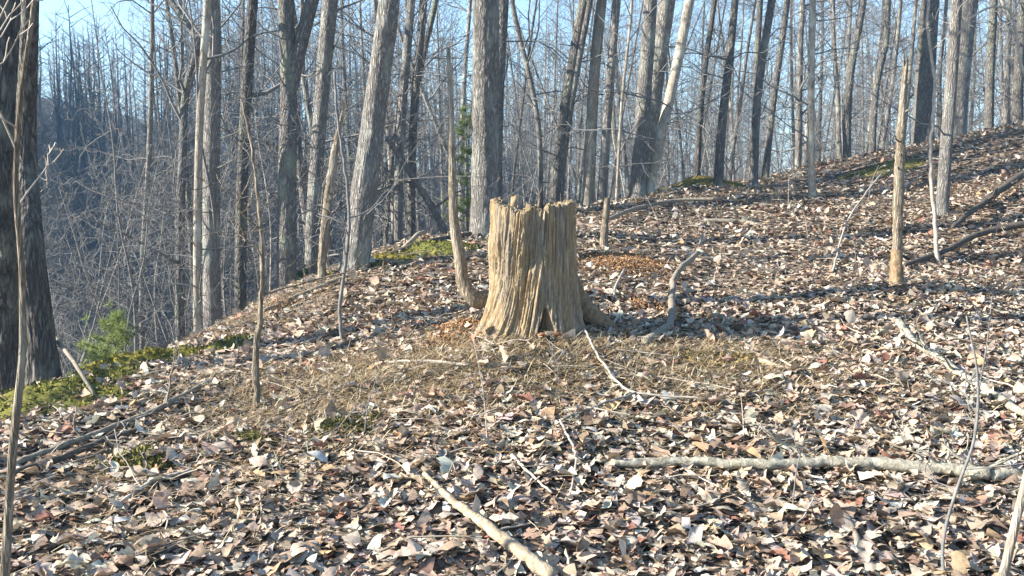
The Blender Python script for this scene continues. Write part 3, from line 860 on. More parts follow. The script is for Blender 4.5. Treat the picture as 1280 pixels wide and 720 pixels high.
def make_tree(pix, w_px, mat, label, depth=None, height=14.0, name='bare_tree', forks=None, seed=0, twigs=(3, 2), nprim=11, sides=18, flare=0.6, ridge=0.0, low=0.30, lowbr=0, group=None, cat='tree', wtop=None):
    R = np.random.default_rng(1000 + seed)
    if depth is None:
        b = hit(*pix[0]); D = b[1]
    else:
        D = depth
        b = at(pix[0][0], pix[0][1], D); b[2] = gz(b[0], b[1])
    r0 = w_px * 0.5 / F * D
    pts = [b - np.array((0, 0, 0.15))]
    for k, (px, py) in enumerate(pix[1:]):
        pts.append(at(px, py, D + 0.15 * (k + 1) * R.uniform(-0.5, 0.5)))
    d = pts[-1] - pts[-2]; d = d / np.linalg.norm(d)
    d = d * 0.6 + np.array((0, 0, 0.4)); d /= np.linalg.norm(d)
    p = pts[-1]
    while p[2] < b[2] + height:
        st_ = (height) / 6
        d = d + R.standard_normal(3) * 0.05 + np.array((0, 0, 0.05)); d /= np.linalg.norm(d)
        p = p + d * st_
        pts.append(p)
    root = empty(name, b, label, cat, group)
    L_ = np.array(pts) - b
    n = 90 if sides > 30 else 46
    path = smooth_path(L_, n)
    # more rings low down
    if sides > 30:
        path = np.vstack((smooth_path(L_, 1400)[:340:2], smooth_path(L_, 1400)[340::20]))
    hz = path[:, 2] - path[0, 2]
    rt = (wtop or w_px * 0.86) * 0.5 / F * D
    hv = max(L_[len(pix) - 1][2], 0.5)
    rad = np.where(hz < hv, r0 + (rt - r0) * hz / hv, np.maximum(rt * (1 - (hz - hv) / (hz[-1] - hv + 0.01) * 0.85), 0.012))
    mb = MB()
    trunk_mesh(mb, path, rad, sides, flare, 0.10, R, ridge)
    mb.build('trunk', mat, root)
    cb = MB()
    k0 = np.searchsorted(hz, height * low)
    for q in range(nprim):
        k = R.integers(max(k0, 1), len(path) - 2)
        a = R.uniform(0, 2 * math.pi)
        dv = np.array((math.cos(a), math.sin(a), R.uniform(0.3, 1.0)))
        dv /= np.linalg.norm(dv)
        grow(cb, path[k], dv, R.uniform(0.12, 0.28) * height * (1.15 - 0.6 * hz[k] / hz[-1]), rad[k] * 0.42, 0, R, twigs, 0.25)
    for q in range(lowbr):     # thin dead lower limbs that show in the picture
        k = R.integers(int(len(path) * 0.05) + 2, max(k0, int(len(path) * 0.05) + 4))
        a = R.uniform(0, 2 * math.pi)
        dv = np.array((math.cos(a), math.sin(a), R.uniform(-0.1, 0.7))); dv /= np.linalg.norm(dv)
        grow(cb, path[k], dv, R.uniform(0.5, 1.8), R.uniform(0.006, 0.014), 1, R, (0, 4, 3), 0.05, 4, 0.28)
    if forks:
        for (fk, w_) in forks:
            fp = [at(px, py, D + 0.1) - b for (px, py) in fk]
            dd = fp[-1] - fp[-2]; dd /= np.linalg.norm(dd)
            for s in range(5):
                dd = dd + np.array((0, 0, 0.1)) + R.standard_normal(3) * 0.05; dd /= np.linalg.norm(dd)
                fp.append(fp[-1] + dd * height * 0.14)
            fp = smooth_path(fp, 34)
            rf = np.linspace(w_ * 0.5 / F * D, 0.015, 34)
            fm = MB(); trunk_mesh(fm, fp, rf, max(10, sides // 2), 0.25, 0.08, R)
            fm.build('limb', mat, root)
            for q in range(6):
                k = R.integers(14, 32); a = R.uniform(0, 6.28)
                dv = np.array((math.cos(a), math.sin(a), 0.7)); dv /= np.linalg.norm(dv)
                grow(cb, fp[k], dv, R.uniform(0.12, 0.22) * height, rf[k] * 0.5, 0, R, twigs, 0.25)
    cb.build('crown', M['twig'], root)
    return root

G, D_, PL, FR = M['bark_grey'], M['bark_dark'], M['bark_pale'], M['bark_far']
make_tree([(10, 492), (9, 400), (8, 240), (6, 0)], 40, M['bark_plate'], 'thick dark trunk with plated bark, half hidden by its neighbour', 6.3, 15, seed=1, sides=96, ridge=0.13, flare=0.35, nprim=9)
make_tree([(56, 482), (50, 420), (38, 300), (33, 200), (38, 0)], 36, M['bark_plate'], 'dark tapering trunk with a mossy flared foot beside the plated trunk', 5.7, 13, seed=2, sides=72, ridge=0.10, flare=1.0, nprim=8, wtop=19)
make_tree([(263, 395), (264, 240), (265, 0)], 22, G, 'straight upright grey trunk with one bright edge and a thin pale stem beside it', 11.0, 15, seed=3, sides=26, ridge=0.06, flare=0.3, lowbr=8)
make_tree([(243, 395), (247, 250), (250, 150), (262, -40)], 10, PL, 'thin pale stem close beside the straight upright grey trunk', 10.6, 9, seed=4, lowbr=6, nprim=8)
make_tree([(218, 372), (228, 200), (233, 110), (247, 50), (232, 28), (200, -20)], 14, D_, 'crooked dark tree whose top bends sharply over', 12.5, 8, seed=5, lowbr=9, wtop=8)
make_tree([(297, 376), (302, 250), (308, 120), (316, 0)], 15, D_, 'slim brown trunk leaning slightly, between the upright and the forked trees', 11.5, 13, seed=6, lowbr=8)
make_tree([(355, 362), (359, 220), (361, 100), (357, 0)], 26, D_, 'forked dark tree whose trunk splits into two stems above', 10.8, 14, seed=7, sides=26, ridge=0.06, flare=0.3, lowbr=7, forks=[([(362, 110), (372, 70), (390, 0)], 18)], wtop=19)
make_tree([(383, 338), (392, 260), (402, 120), (413, 0)], 15, G, 'grey trunk behind the pale broken snag', 12.5, 14, seed=8, lowbr=9, wtop=19)
make_tree([(441, 338), (452, 260), (467, 150), (487, 0)], 34, G, 'stout leaning grey tree rising from a yellow moss mound', None, 16, seed=9, sides=40, ridge=0.07, flare=0.45, lowbr=4, wtop=25)
make_tree([(497, 300), (500, 180), (507, 80), (514, 0)], 12, G, 'slim grey tree just behind the stout leaning tree', 13, 13, seed=10, lowbr=10)
make_tree([(512, 300), (517, 150), (529, 0)], 11, D_, 'slim dark tree leaning behind the slim grey one', 14, 13, seed=11, lowbr=10)
make_tree([(520, 300), (518, 130), (545, 0)], 8, D_, 'thin dark stem bending away above the leaning dead log', 15, 11, seed=12, lowbr=10)
make_tree([(604, 298), (606, 200), (607, 0)], 34, G, 'thick straight trunk with furrowed bark standing right behind the stump', None, 16, seed=13, sides=48, ridge=0.09, flare=0.3, lowbr=5, wtop=31)
make_tree([(618, 290), (621, 150), (629, 0)], 17, D_, 'darker trunk hidden partly by the thick furrowed trunk', 11.6, 14, seed=14, lowbr=6)
make_tree([(690, 255), (700, 180), (714, 90), (730, 0)], 15, D_, 'dark slanting tree with a thin stem pressed along it', None, 14, seed=15, sides=22, lowbr=6)
make_tree([(697, 254), (708, 170), (722, 85), (738, 0)], 8, G, 'thin stem pressed along the dark slanting tree', None, 12, seed=16, lowbr=5)
make_tree([(734, 258), (739, 160), (744, 80), (752, 0)], 15, PL, 'pale straight tree with lumpy bark next to the slanting pair', None, 14, seed=17, sides=22, lowbr=6)
make_tree([(751, 256), (759, 150), (771, 0)], 12, G, 'smooth grey brown tree between the pale lumpy one and a thin white stem', None, 13, seed=18, lowbr=6)
make_tree([(770, 254), (778, 120), (790, 0)], 4.0, PL, 'very thin white stem slanting across the smooth grey brown tree', 12.4, 7, seed=19, lowbr=8)
make_tree([(797, 250), (803, 150), (813, 0)], 20, G, 'sturdy lichen grey tree, thickest of the trio sharing one foot', None, 15, seed=20, sides=30, ridge=0.06, flare=0.4, lowbr=4, wtop=16)
make_tree([(807, 250), (818, 120), (834, 0)], 16, G, 'dark sided tree rising in the middle of the trio', 13.9, 15, seed=21, sides=26, ridge=0.06, flare=0.3, lowbr=5, wtop=20)
make_tree([(806, 249), (826, 170), (842, 100), (862, 0)], 13, PL, 'pale tree of the trio that leans far out', 13.3, 13, seed=22, lowbr=5, wtop=12)
make_tree([(897, 228), (903, 150), (911, 80), (919, 0)], 12, D_, 'lone dark tree beside the ochre moss mound', None, 13, seed=23, lowbr=7, wtop=9)
make_tree([(941, 236), (947, 120), (965, 0)], 11, G, 'grey tree curving upward past the lone dark tree', None, 13, seed=24, lowbr=8)
make_tree([(955, 236), (965, 140), (984, 0)], 9, D_, 'thin dark tree growing close to the grey curving tree', 16, 12, seed=25, lowbr=8)
make_tree([(1016, 248), (1014, 120), (1016, 0)], 9, PL, 'thin pale upright tree on the open slope', None, 9, seed=26, lowbr=8, wtop=8)
make_tree([(1058, 205), (1062, 100), (1079, 0)], 10, D_, 'dark thin tree standing on the ridge near a bent neighbour', 17, 12, seed=27, lowbr=10)
make_tree([(1090, 190), (1097, 100), (1108, 50), (1110, 0)], 8, D_, 'bent thin dark tree on the ridge hummock', 17.5, 12, seed=28, lowbr=10)
make_tree([(1154, 180), (1157, 90), (1163, 0)], 24, D_, 'broad dark tree on the ridge behind the paired trunks', 17.3, 15, seed=29, sides=28, ridge=0.06, flare=0.3, lowbr=6)
make_tree([(1194, 180), (1201, 100), (1212, 0)], 22, G, 'light olive grey tree leaning, largest on the right ridge', 16.6, 15, seed=30, sides=28, ridge=0.05, flare=0.3, lowbr=6)
make_tree([(1177, 270), (1183, 180), (1190, 90), (1196, 0)], 15, G, 'spotted grey tree growing out of the leafy slope', None, 11, seed=31, sides=26, ridge=0.05, flare=0.25, lowbr=6, wtop=13)
make_tree([(1236, 170), (1238, 80), (1242, 0)], 11, D_, 'slim dark tree on the ridge past the olive grey tree', 19, 13, seed=32, lowbr=9)
make_tree([(1272, 162), (1274, 80), (1280, 0)], 12, D_, 'dark tree at the far end of the ridge', 18.5, 13, seed=33, lowbr=9)
make_tree([(175, 420), (178, 330), (186, 200), (190, 60)], 7, G, 'thin grey sapling tree standing in the hollow past the mossy bank', 13, 9, seed=34, lowbr=14)
make_tree([(675, 262), (672, 150), (640, 0)], 7, G, 'thin grey tree slanting backward over the stump', 15, 10, seed=35, lowbr=10)
make_tree([(870, 236), (877, 120), (893, 0)], 8, D_, 'thin dark twiggy tree between the trio and the lone dark tree', 16.5, 11, seed=36, lowbr=12)

def side_tree(x, y, w, label, seed, mat, height=13):
    px = 640 + F * x / y
    make_tree([(px, 430), (px - 4, 200), (px - 6, 0)], w / y * F, mat, label, y, height, seed=seed, sides=14, nprim=10, low=0.4)
side_tree(-8.0, 1.8, 0.18, 'slim dark tree on the near end of the bank', 62, D_)

# ------------------------------------------------------------------ saplings, snags, sticks
def stem(name, pts, radii, mat, label, cat, sides=8, side_twigs=0, seed=0, n=28, twig_mat=None, tl=(0.2, 0.7), group=None, wob=0.05, broken=False, jitter=0.0, part='stem', f0=0.25):
    R = np.random.default_rng(3000 + seed)
    pts = np.array(pts)
    b = pts[0].copy()
    path = smooth_path(pts - b, n)
    if jitter:
        path[1:-1] += R.standard_normal((n - 2, 3)) * jitter
    rad = np.interp(np.linspace(0, 1, n), np.linspace(0, 1, len(radii)), radii)
    mb = MB(); mb.tube(path, rad, sides, True, None, wob)
    if broken:
        k = len(mb.v[-1]) - 2
        mb.v[-1][k - sides:k, 2] += R.uniform(0, 3.5 * rad[-1], sides)
    if side_twigs == 0:
        o = mb.build(name, mat)
        o.location = tuple(b)
        return tag(o, label, cat, group)
    root = empty(name, b, label, cat, group)
    mb.build(part, mat, root)
    for q in range(side_twigs):
        cb = MB()
        k = R.integers(int(n * f0), n - 1)
        a = R.uniform(0, 6.28)
        dv = np.array((math.cos(a), math.sin(a), R.uniform(0.1, 1.0))); dv /= np.linalg.norm(dv)
        grow(cb, path[k], dv, R.uniform(*tl), max(rad[k] * 0.45, 0.0025), 1, R, (0, 3, 2), 0.15, 4, 0.25)
        cb.build('twig', twig_mat or mat, root)
    return root

def pixpath(lst, d0, d1=None):
    d1 = d0 if d1 is None else d1
    return [at(px, py, d0 + (d1 - d0) * k / max(1, len(lst) - 1)) for k, (px, py) in enumerate(lst)]
def grounded(lst, d1=None):
    b = hit(*lst[0])
    p = pixpath(lst, b[1], d1); p[0] = b - np.array((0, 0, 0.04))
    return p
def pr(w, d): return w * 0.5 / F * d

# pale sapling close to the camera on the left
b = at(2, 760, 3.1); b[2] = gz(b[0], b[1]) - 0.03
stem('sapling', [b] + pixpath([(8, 690), (16, 560), (28, 440), (27, 330), (20, 240), (26, 120), (42, 10), (52, -120), (60, -260)], 3.1), [pr(12, 3.1), pr(10, 3.1), pr(7, 3.1), pr(5.5, 3.1), pr(4, 3.1)], M['snag'], 'crooked pale sapling standing in front of the dark twin trunks', 'sapling', 10, 5, 1, 40, M['twig_pale'], f0=0.45)
stem('sapling', grounded([(320, 514), (321, 440), (328, 340), (325, 280), (318, 210), (308, 150), (303, 128)]), [pr(10, 5), pr(7, 5), pr(5, 5), pr(2.5, 5)], M['snag'], 'thin bare pole of a sapling rising from open leaf litter', 'sapling', 9, 3, 2, 34, jitter=0.004)
# broken pale snags: lumpy poles with stubs and a splintered top
def snag(name, lst, ws, mat, label, seed, bark=0.0, stubs=4):
    R = np.random.default_rng(9000 + seed)
    b = hit(*lst[0]); D = b[1]
    root = empty(name, b, label, 'dead tree')
    pth = np.array(pixpath(lst, D)) - b; pth[0] = (0, 0, -0.08)
    n = 70
    pp = smooth_path(pth, n); pp[2:-1] += R.standard_normal((n - 3, 3)) * 0.0025
    rad = np.interp(np.linspace(0, 1, n), np.linspace(0, 1, len(ws)), [pr(w, D) for w in ws])
    mb = MB(); trunk_mesh(mb, pp, rad, 22, 0.15, 0.28, R, 0.16)
    v = mb.v[-1]
    v[-22:] = v[-22:] + np.stack((0 * np.arange(22), 0 * np.arange(22), R.uniform(-0.02, 0.09, 22)), -1)
    top = v[-22:]; c = top.mean(0) - np.array((0, 0, 0.05))
    k = np.arange(22); e = len(v) - 22
    mb.v[-1] = np.vstack((v, c)); mb.t.append(np.stack((e + k, e + (k + 1) % 22, np.full(22, len(v))), -1)); mb.n += 1
    mb.build('pole', mat, root)
    for q in range(stubs):
        k = R.integers(int(n * 0.2), n - 6); a = R.uniform(0, 6.28); l = R.uniform(0.02, 0.09)
        d = np.array((math.cos(a), math.sin(a), R.uniform(0.1, 0.7)))
        sb = MB(); sb.tube(np.array((pp[k], pp[k] + d * (rad[k] + l * 0.5), pp[k] + d * (rad[k] + l))), (0.009, 0.007, 0.004), 6)
        sb.build('stub', mat, root)
    if bark:
        m_ = int(n * bark)
        mb = MB(); trunk_mesh(mb, pp[:m_], rad[:m_] * np.linspace(1.22, 1.0, m_), 20, 0.2, 0.35, R, 0.25)
        mb.build('bark', M['brown_bark'], root)
    return root
snag('broken_snag', [(402, 350), (405, 300), (414, 220), (421, 175), (430, 136)], [11, 10, 10, 9, 3], M['snag'], 'pale broken snag with a pointed top leaning by the bank', 3)
snag('standing_snag', [(1121, 358), (1122, 300), (1125, 200), (1132, 82)], [13, 11, 12, 10, 6], M['snag'], 'upright grey pole snag with a broken top on the leafy slope', 4, bark=0.22, stubs=6)
# short post behind the stump
stem('broken_stub', grounded([(755, 313), (756, 285), (759, 258)]), [pr(10, 9.5), pr(9, 9.5), pr(7, 9.5)], M['snag'], 'short pale broken stub standing just behind the stump', 'dead tree', 10, 0, 5, 14, broken=True, wob=0.1)
# curved dead stem growing out beside the stump
c0 = STUMP + np.array((-0.22, 0.12, 0.15))
stem('bent_dead_sapling', [c0, c0 + np.array((-0.12, 0.02, 0.07))] + pixpath([(598, 378), (583, 362), (575, 322), (568, 280), (565, 200), (563, 110), (560, 60)], 5.95), [0.055, 0.05, pr(14, 5.95), pr(9.5, 5.95), pr(8, 5.95), pr(6.5, 5.95), pr(4.5, 5.95)], M['snag'], 'bent pale dead sapling sweeping up from the foot of the stump', 'dead tree', 12, 0, 6, 50, wob=0.06)
# leaning dark log
stem('leaning_dead_log', [at(566, 312, 11.5), at(545, 268, 11.4), at(515, 220, 11.3), (at(484, 172, 11.2))], [pr(10, 11.4), pr(9, 11.4), pr(8, 11.4), pr(7, 11.4)], D_, 'dark dead log leaning down against the slim trees behind the stump', 'log', 10, 4, 7, 24, part='log')
# thin saplings on the right slope
stem('sapling', grounded([(1173, 332), (1168, 270), (1163, 200), (1168, 100), (1160, 40), (1166, -60)]), [pr(6, 8), pr(5, 8), pr(4, 8), pr(3, 8)], M['twig_pale'], 'wavy thin pale sapling in front of the spotted grey tree', 'sapling', 7, 3, 8, 34, jitter=0.004, f0=0.6)
stem('sapling', grounded([(428, 430), (425, 380), (432, 330), (436, 250), (425, 170), (418, 90)]), [pr(5, 7), pr(4, 7), pr(3, 7)], M['twig'], 'wispy sapling with side twigs near the pale broken snag', 'sapling', 6, 6, 9, 30, jitter=0.004)
stem('arching_branch', pixpath([(1196, 45), (1215, 22), (1240, 9), (1258, 10), (1270, 40), (1276, 80), (1300, 130)], 10.0), [pr(2, 10), pr(3.5, 10), pr(4.5, 10)], M['twig_pale'], 'pale arching branch curving over beside the spotted grey tree', 'branch', 7, 0, 10, 30)
stem('sapling', grounded([(1210, 600), (1216, 560), (1222, 500), (1235, 420), (1240, 370)]), [0.004, 0.0035, 0.0025], M['twig'], 'thin dark upright twig sapling behind the lichen covered branch', 'sapling', 5, 4, 11, 22, tl=(0.1, 0.3))
b = at(1180, 760, 3.2); b[2] = gz(b[0], b[1])
stem('sapling', [b] + pixpath([(1178, 690), (1200, 600), (1215, 560), (1222, 470), (1208, 395)], 3.3), [0.007, 0.006, 0.005, 0.003], M['twig'], 'slender grey weed stem rising in front of the lichen covered branch', 'sapling', 6, 4, 12, 26, tl=(0.15, 0.4))
b = at(1232, 770, 3.0); b[2] = gz(b[0], b[1])
stem('leaning_pale_stick', [b] + pixpath([(1256, 710), (1268, 660), (1285, 590), (1310, 500)], 3.05), [0.016, 0.015, 0.013], PL, 'smooth pale stick leaning up out of the leaves past the lichen branch', 'stick', 8, 0, 13, 16)

def ground_stick(lst, w0, w1, mat, label, name='fallen_stick', cat='stick', lift=0.6, sides=8, n=22, twigs=0, seed=0, group=None, wob=0.08, ends=(0, 0), jitter=0.002):
    pts = [hit(*p) for p in lst]
    rad = [pr(w0, pts[0][1]), pr(w1, pts[-1][1])]
    for k, p in enumerate(pts):
        f_ = k / (len(pts) - 1)
        p[2] += rad[0] * (1 - f_) * lift * 0.5 + rad[1] * f_ * lift * 0.5 + 0.03 + ends[0] * (1 - f_) + ends[1] * f_
    return stem(name, pts, rad, mat, label, cat, sides, twigs, seed, n, tl=(0.12, 0.4), wob=wob, group=group, jitter=jitter, part='branch')

ground_stick([(765, 592), (860, 592), (960, 594), (1060, 592), (1150, 598), (1235, 606)], 10, 17, M['lichen_log'], 'long lichen crusted fallen branch lying across the leaves', 'fallen_branch', 'branch', 1.5, 14, 60, twigs=6, seed=20, wob=0.1, jitter=0.004)
ground_stick([(1238, 606), (1262, 604), (1300, 606)], 15, 13, M['lichen_log'], 'short broken end piece continuing the lichen crusted branch', 'fallen_branch', 'branch', 0.7, 12, 14, seed=21, wob=0.1)
ground_stick([(530, 605), (566, 640), (600, 668), (690, 740)], 6, 22, M['bare_wood'], 'pointed cream coloured bare stick, the palest wood on the ground', 'fallen_stick', 'stick', 1.0, 14, 40, seed=22, wob=0.05, jitter=0.002)
ground_stick([(1122, 412), (1150, 445), (1190, 470), (1240, 505), (1300, 545)], 9, 10, M['lichen_log'], 'greenish fallen branch slanting down the slope from near the pole snag', 'fallen_branch', 'branch', 2.2, 10, 34, seed=23, jitter=0.006, twigs=5)
ground_stick([(948, 458), (975, 467), (1005, 471)], 9, 6, M['bare_wood'], 'short white peeled stick on brown thatch', seed=24)
ground_stick([(806, 436), (832, 420), (840, 380), (848, 355), (872, 335)], 12, 6, M['stick'], 'crooked grey stick in the shade right of the stump', seed=25, ends=(0, 0.10), n=26, jitter=0.006)
ground_stick([(20, 588), (100, 560), (180, 527), (250, 492)], 9, 7, M['stick'], 'long straight grey branch lying below the moss bank', 'fallen_branch', 'branch', seed=26, n=34, twigs=3)
ground_stick([(15, 604), (80, 580), (130, 560), (180, 545)], 11, 8, M['stick_dark'], 'dark branch lying alongside the long straight grey branch', 'fallen_branch', 'branch', seed=27)
ground_stick([(92, 474), (104, 490), (120, 504)], 8, 5, M['stick'], 'short grey stick leaning off the mossy bank', seed=28, ends=(0.12, 0))
ground_stick([(505, 300), (530, 312), (552, 306), (600, 298)], 4, 6, M['stick_dark'], 'dark branch resting on the green moss hump', seed=29, ends=(0.03, 0.02))
ground_stick([(1190, 300), (1230, 270), (1280, 235), (1320, 215)], 5, 12, M['stick_dark'], 'long dark fallen limb running up the slope past the spotted tree', 'fallen_branch', 'branch', seed=30, n=34, twigs=3, ends=(0.1, 0.15))
ground_stick([(1130, 340), (1180, 325), (1240, 300), (1300, 292)], 5, 9, M['stick_dark'], 'dark fallen limb lying below the long one on the slope', 'fallen_branch', 'branch', seed=31, n=30, ends=(0.03, 0.08))
ground_stick([(730, 425), (755, 470), (790, 505), (850, 510), (905, 514)], 2.6, 3, M['twig_pale'], 'thin pale twig kinked at its middle in front of the stump', seed=32, n=30, ends=(0.04, 0.02))
ground_stick([(690, 540), (740, 525), (795, 510)], 3.5, 3, M['twig'], 'thin brown twig meeting the kinked pale twig', seed=33, ends=(0.01, 0.04))
ground_stick([(780, 345), (768, 375), (776, 395), (762, 420), (760, 440)], 3, 4, M['twig_pale'], 'thin wavy upright twig at the edge of the stump shade', seed=34, ends=(0.02, 0.0))
ground_stick([(700, 545), (720, 590), (712, 630)], 3, 3, M['twig_pale'], 'thin bowed twig arching over cream leaves', seed=35, ends=(0.05, 0.0))
ground_stick([(640, 580), (665, 605), (690, 628)], 5, 3, M['twig_pale'], 'straight white twig near the pointed bare stick', seed=36)
ground_stick([(470, 460), (540, 458), (600, 466), (640, 462)], 3, 4, M['twig_pale'], 'long tan twig on the thatch left of the stump foot', seed=37)
ground_stick([(150, 640), (190, 612), (240, 598)], 6, 4, M['twig_pale'], 'forked pale stick below the small moss tuft', seed=38, twigs=2)
ground_stick([(1040, 345), (1065, 285), (1100, 250)], 2.5, 2, M['twig_pale'], 'thin straight stalk leaning beside the pole snag', seed=39, ends=(0.0, 0.3))
ground_stick([(880, 200 + 80), (930, 282), (960, 290)], 6, 5, M['stick'], 'short grey stick high on the open slope', seed=40)
ground_stick([(760, 285), (800, 270), (850, 262), (900, 262)], 5, 4, M['stick'], 'grey branch lying on the slope behind the short stub', 'fallen_branch', 'branch', seed=41, twigs=3, ends=(0.06, 0.1))
ground_stick([(980, 560), (1010, 520), (1030, 500)], 4, 3, M['stick'], 'thin dark twig in the tan leaves above the lichen branch', seed=42)
ground_stick([(1075, 700), (1060, 660), (1030, 635)], 9, 6, M['stick'], 'grey stick under the lichen branch near the weed stem', seed=43)
ground_stick([(330, 395), (380, 372), (430, 352)], 5, 5, M['stick'], 'grey branch along the edge of the bank by the snag', 'fallen_branch', 'branch', seed=44)
ground_stick([(500, 320), (520, 306), (503, 296)], 6, 4, M['bare_wood'], 'short pale broken stick poking up by the moss hump', seed=45, ends=(0.0, 0.1))

stalks = [(812, 268), (826, 300), (838, 290), (795, 300), (850, 255), (872, 300), (968, 250), (985, 262), (1050, 300), (1010, 300), (905, 330), (1085, 250), (1070, 330), (1240, 330), (700, 480), (610, 560), (455, 545), (1130, 560), (990, 640), (930, 560)]
for k, (px, py) in enumerate(stalks):
    b = hit(px, py)
    R_s = np.random.default_rng(600 + k)
    l = R_s.uniform(0.2, 0.55); dx, dy = R_s.uniform(-0.35, 0.35, 2)
    near_ = 'on the upper slope' if py < 340 else 'in the foreground leaf litter'
    stem('dry_stalk', [b - np.array((0, 0, 0.02)), b + np.array((dx * l * 0.3, dy * l * 0.3, l * 0.5)), b + np.array((dx * l, dy * l, l))], [0.004, 0.003, 0.0015], M['twig_pale'] if k % 2 else M['twig'],
         ('thin pale' if k % 2 else 'thin brown') + ' dry stalk sticking up ' + near_, 'stalk', 5, 2, 600 + k, 10, tl=(0.06, 0.22), group='dry stalks on the forest floor', f0=0.35)

# small litter twigs nobody could count
tw = MB()
R = np.random.default_rng(99)
for k in range(1500):
    yy = math.sqrt(R.uniform(2.8 ** 2, 15 ** 2)); xx = R.uniform(-1, 1) * (0.6 * yy + 0.6)
    a = R.uniform(0, 6.28); l = R.uniform(0.08, 0.45)
    m1 = R.uniform(-0.15, 0.15)
    ps = [(xx + math.cos(a + m1 * s) * l * s / 3, yy + math.sin(a + m1 * s) * l * s / 3) for s in range(4)]
    zz = ground_z(np.array([p[0] for p in ps]), np.array([p[1] for p in ps]))
    path = np.array([(p[0], p[1], zz[i] + 0.035 + R.uniform(0, 0.025)) for i, p in enumerate(ps)])
    cc = np.array([(0.30, 0.25, 0.19), (0.16, 0.13, 0.10), (0.48, 0.41, 0.32)][R.integers(0, 3)]) * R.uniform(0.7, 1.2)
    tw.tube(path, np.linspace(1, 0.5, 4) * R.uniform(0.002, 0.006), 4, False, cc)
tag(tw.build('twig_litter', M['straw']), 'small broken twigs scattered through the leaf litter', 'twigs', kind='stuff')

# ------------------------------------------------------------------ evergreens
def pine(px, py, depth, h, w, label, seed, cols, dense=1):
    R = np.random.default_rng(5000 + seed)
    b = at(px, py, depth); b[2] = gz(b[0], b[1])
    root = empty('pine_sapling', b, label, 'pine')
    mb = MB()
    mb.tube(np.array([(0, 0, -0.05), (0.01, 0, h * 0.5), (0, 0.01, h)]), [0.014 * h + 0.006, 0.01 * h + .004, 0.003], 7)
    nb = int(26 * h * dense)
    tips = []
    for q in range(nb):
        z = R.uniform(0.12, 1.0) * h; a = R.uniform(0, 6.28)
        l = w * (1.05 - z / h) * R.uniform(0.6, 1.1) + 0.06
        d = np.array((math.cos(a), math.sin(a), R.uniform(0.05, 0.5)))
        p0 = np.array((0, 0, z))
        pth = np.array([p0, p0 + d * l * 0.5, p0 + d * l + np.array((0, 0, 0.05 * l))])
        mb.tube(pth, [0.005, 0.004, 0.002], 4, False)
        for s in np.linspace(0.3, 1, 5):
            tips.append(p0 + d * l * s)
            if R.random() < 0.6: tips.append(p0 + d * l * s + R.standard_normal(3) * 0.05)
    mb.build('trunk', M['twig'], root)
    tips = np.array(tips)
    k = 36
    c = np.repeat(tips, k, 0); n = len(c)
    d = R.standard_normal((n, 3)) + np.array((0, 0, 0.35)); d /= np.linalg.norm(d, axis=1)[:, None]
    l = R.uniform(0.04, 0.09, (n, 1))
    sd = np.cross(d, R.standard_normal((n, 3))); sd /= np.linalg.norm(sd, axis=1)[:, None]
    t3 = np.stack((c - sd * 0.0022, c + sd * 0.0022, c + d * l), 1)
    cc = np.array(cols)[R.integers(0, len(cols), n)] * R.uniform(0.7, 1.2, (n, 1))
    nb_ = MB(); nb_.add(t3.reshape(-1, 3), None, np.arange(3 * n).reshape(-1, 3), np.repeat(cc, 3, 0))
    nb_.build('crown', M['needle'], root, smooth=False)
GR = [(0.17, 0.24, 0.06), (0.25, 0.30, 0.09), (0.11, 0.17, 0.05)]
YGR = [(0.27, 0.33, 0.09), (0.35, 0.38, 0.13), (0.18, 0.25, 0.07)]
pine(142, 462, 7.5, 0.78, 0.40, 'bright yellow green bushy pine sapling past the mossy bank', 1, YGR, 2)
pine(378, 350, 11.6, 0.95, 0.30, 'small dull green pine sapling between the forked tree and the snag', 2, [(0.08, 0.13, 0.05), (0.12, 0.17, 0.07)])
pine(583, 295, 14.5, 2.7, 0.55, 'green pine sapling half hidden by the thick furrowed trunk', 3, GR)

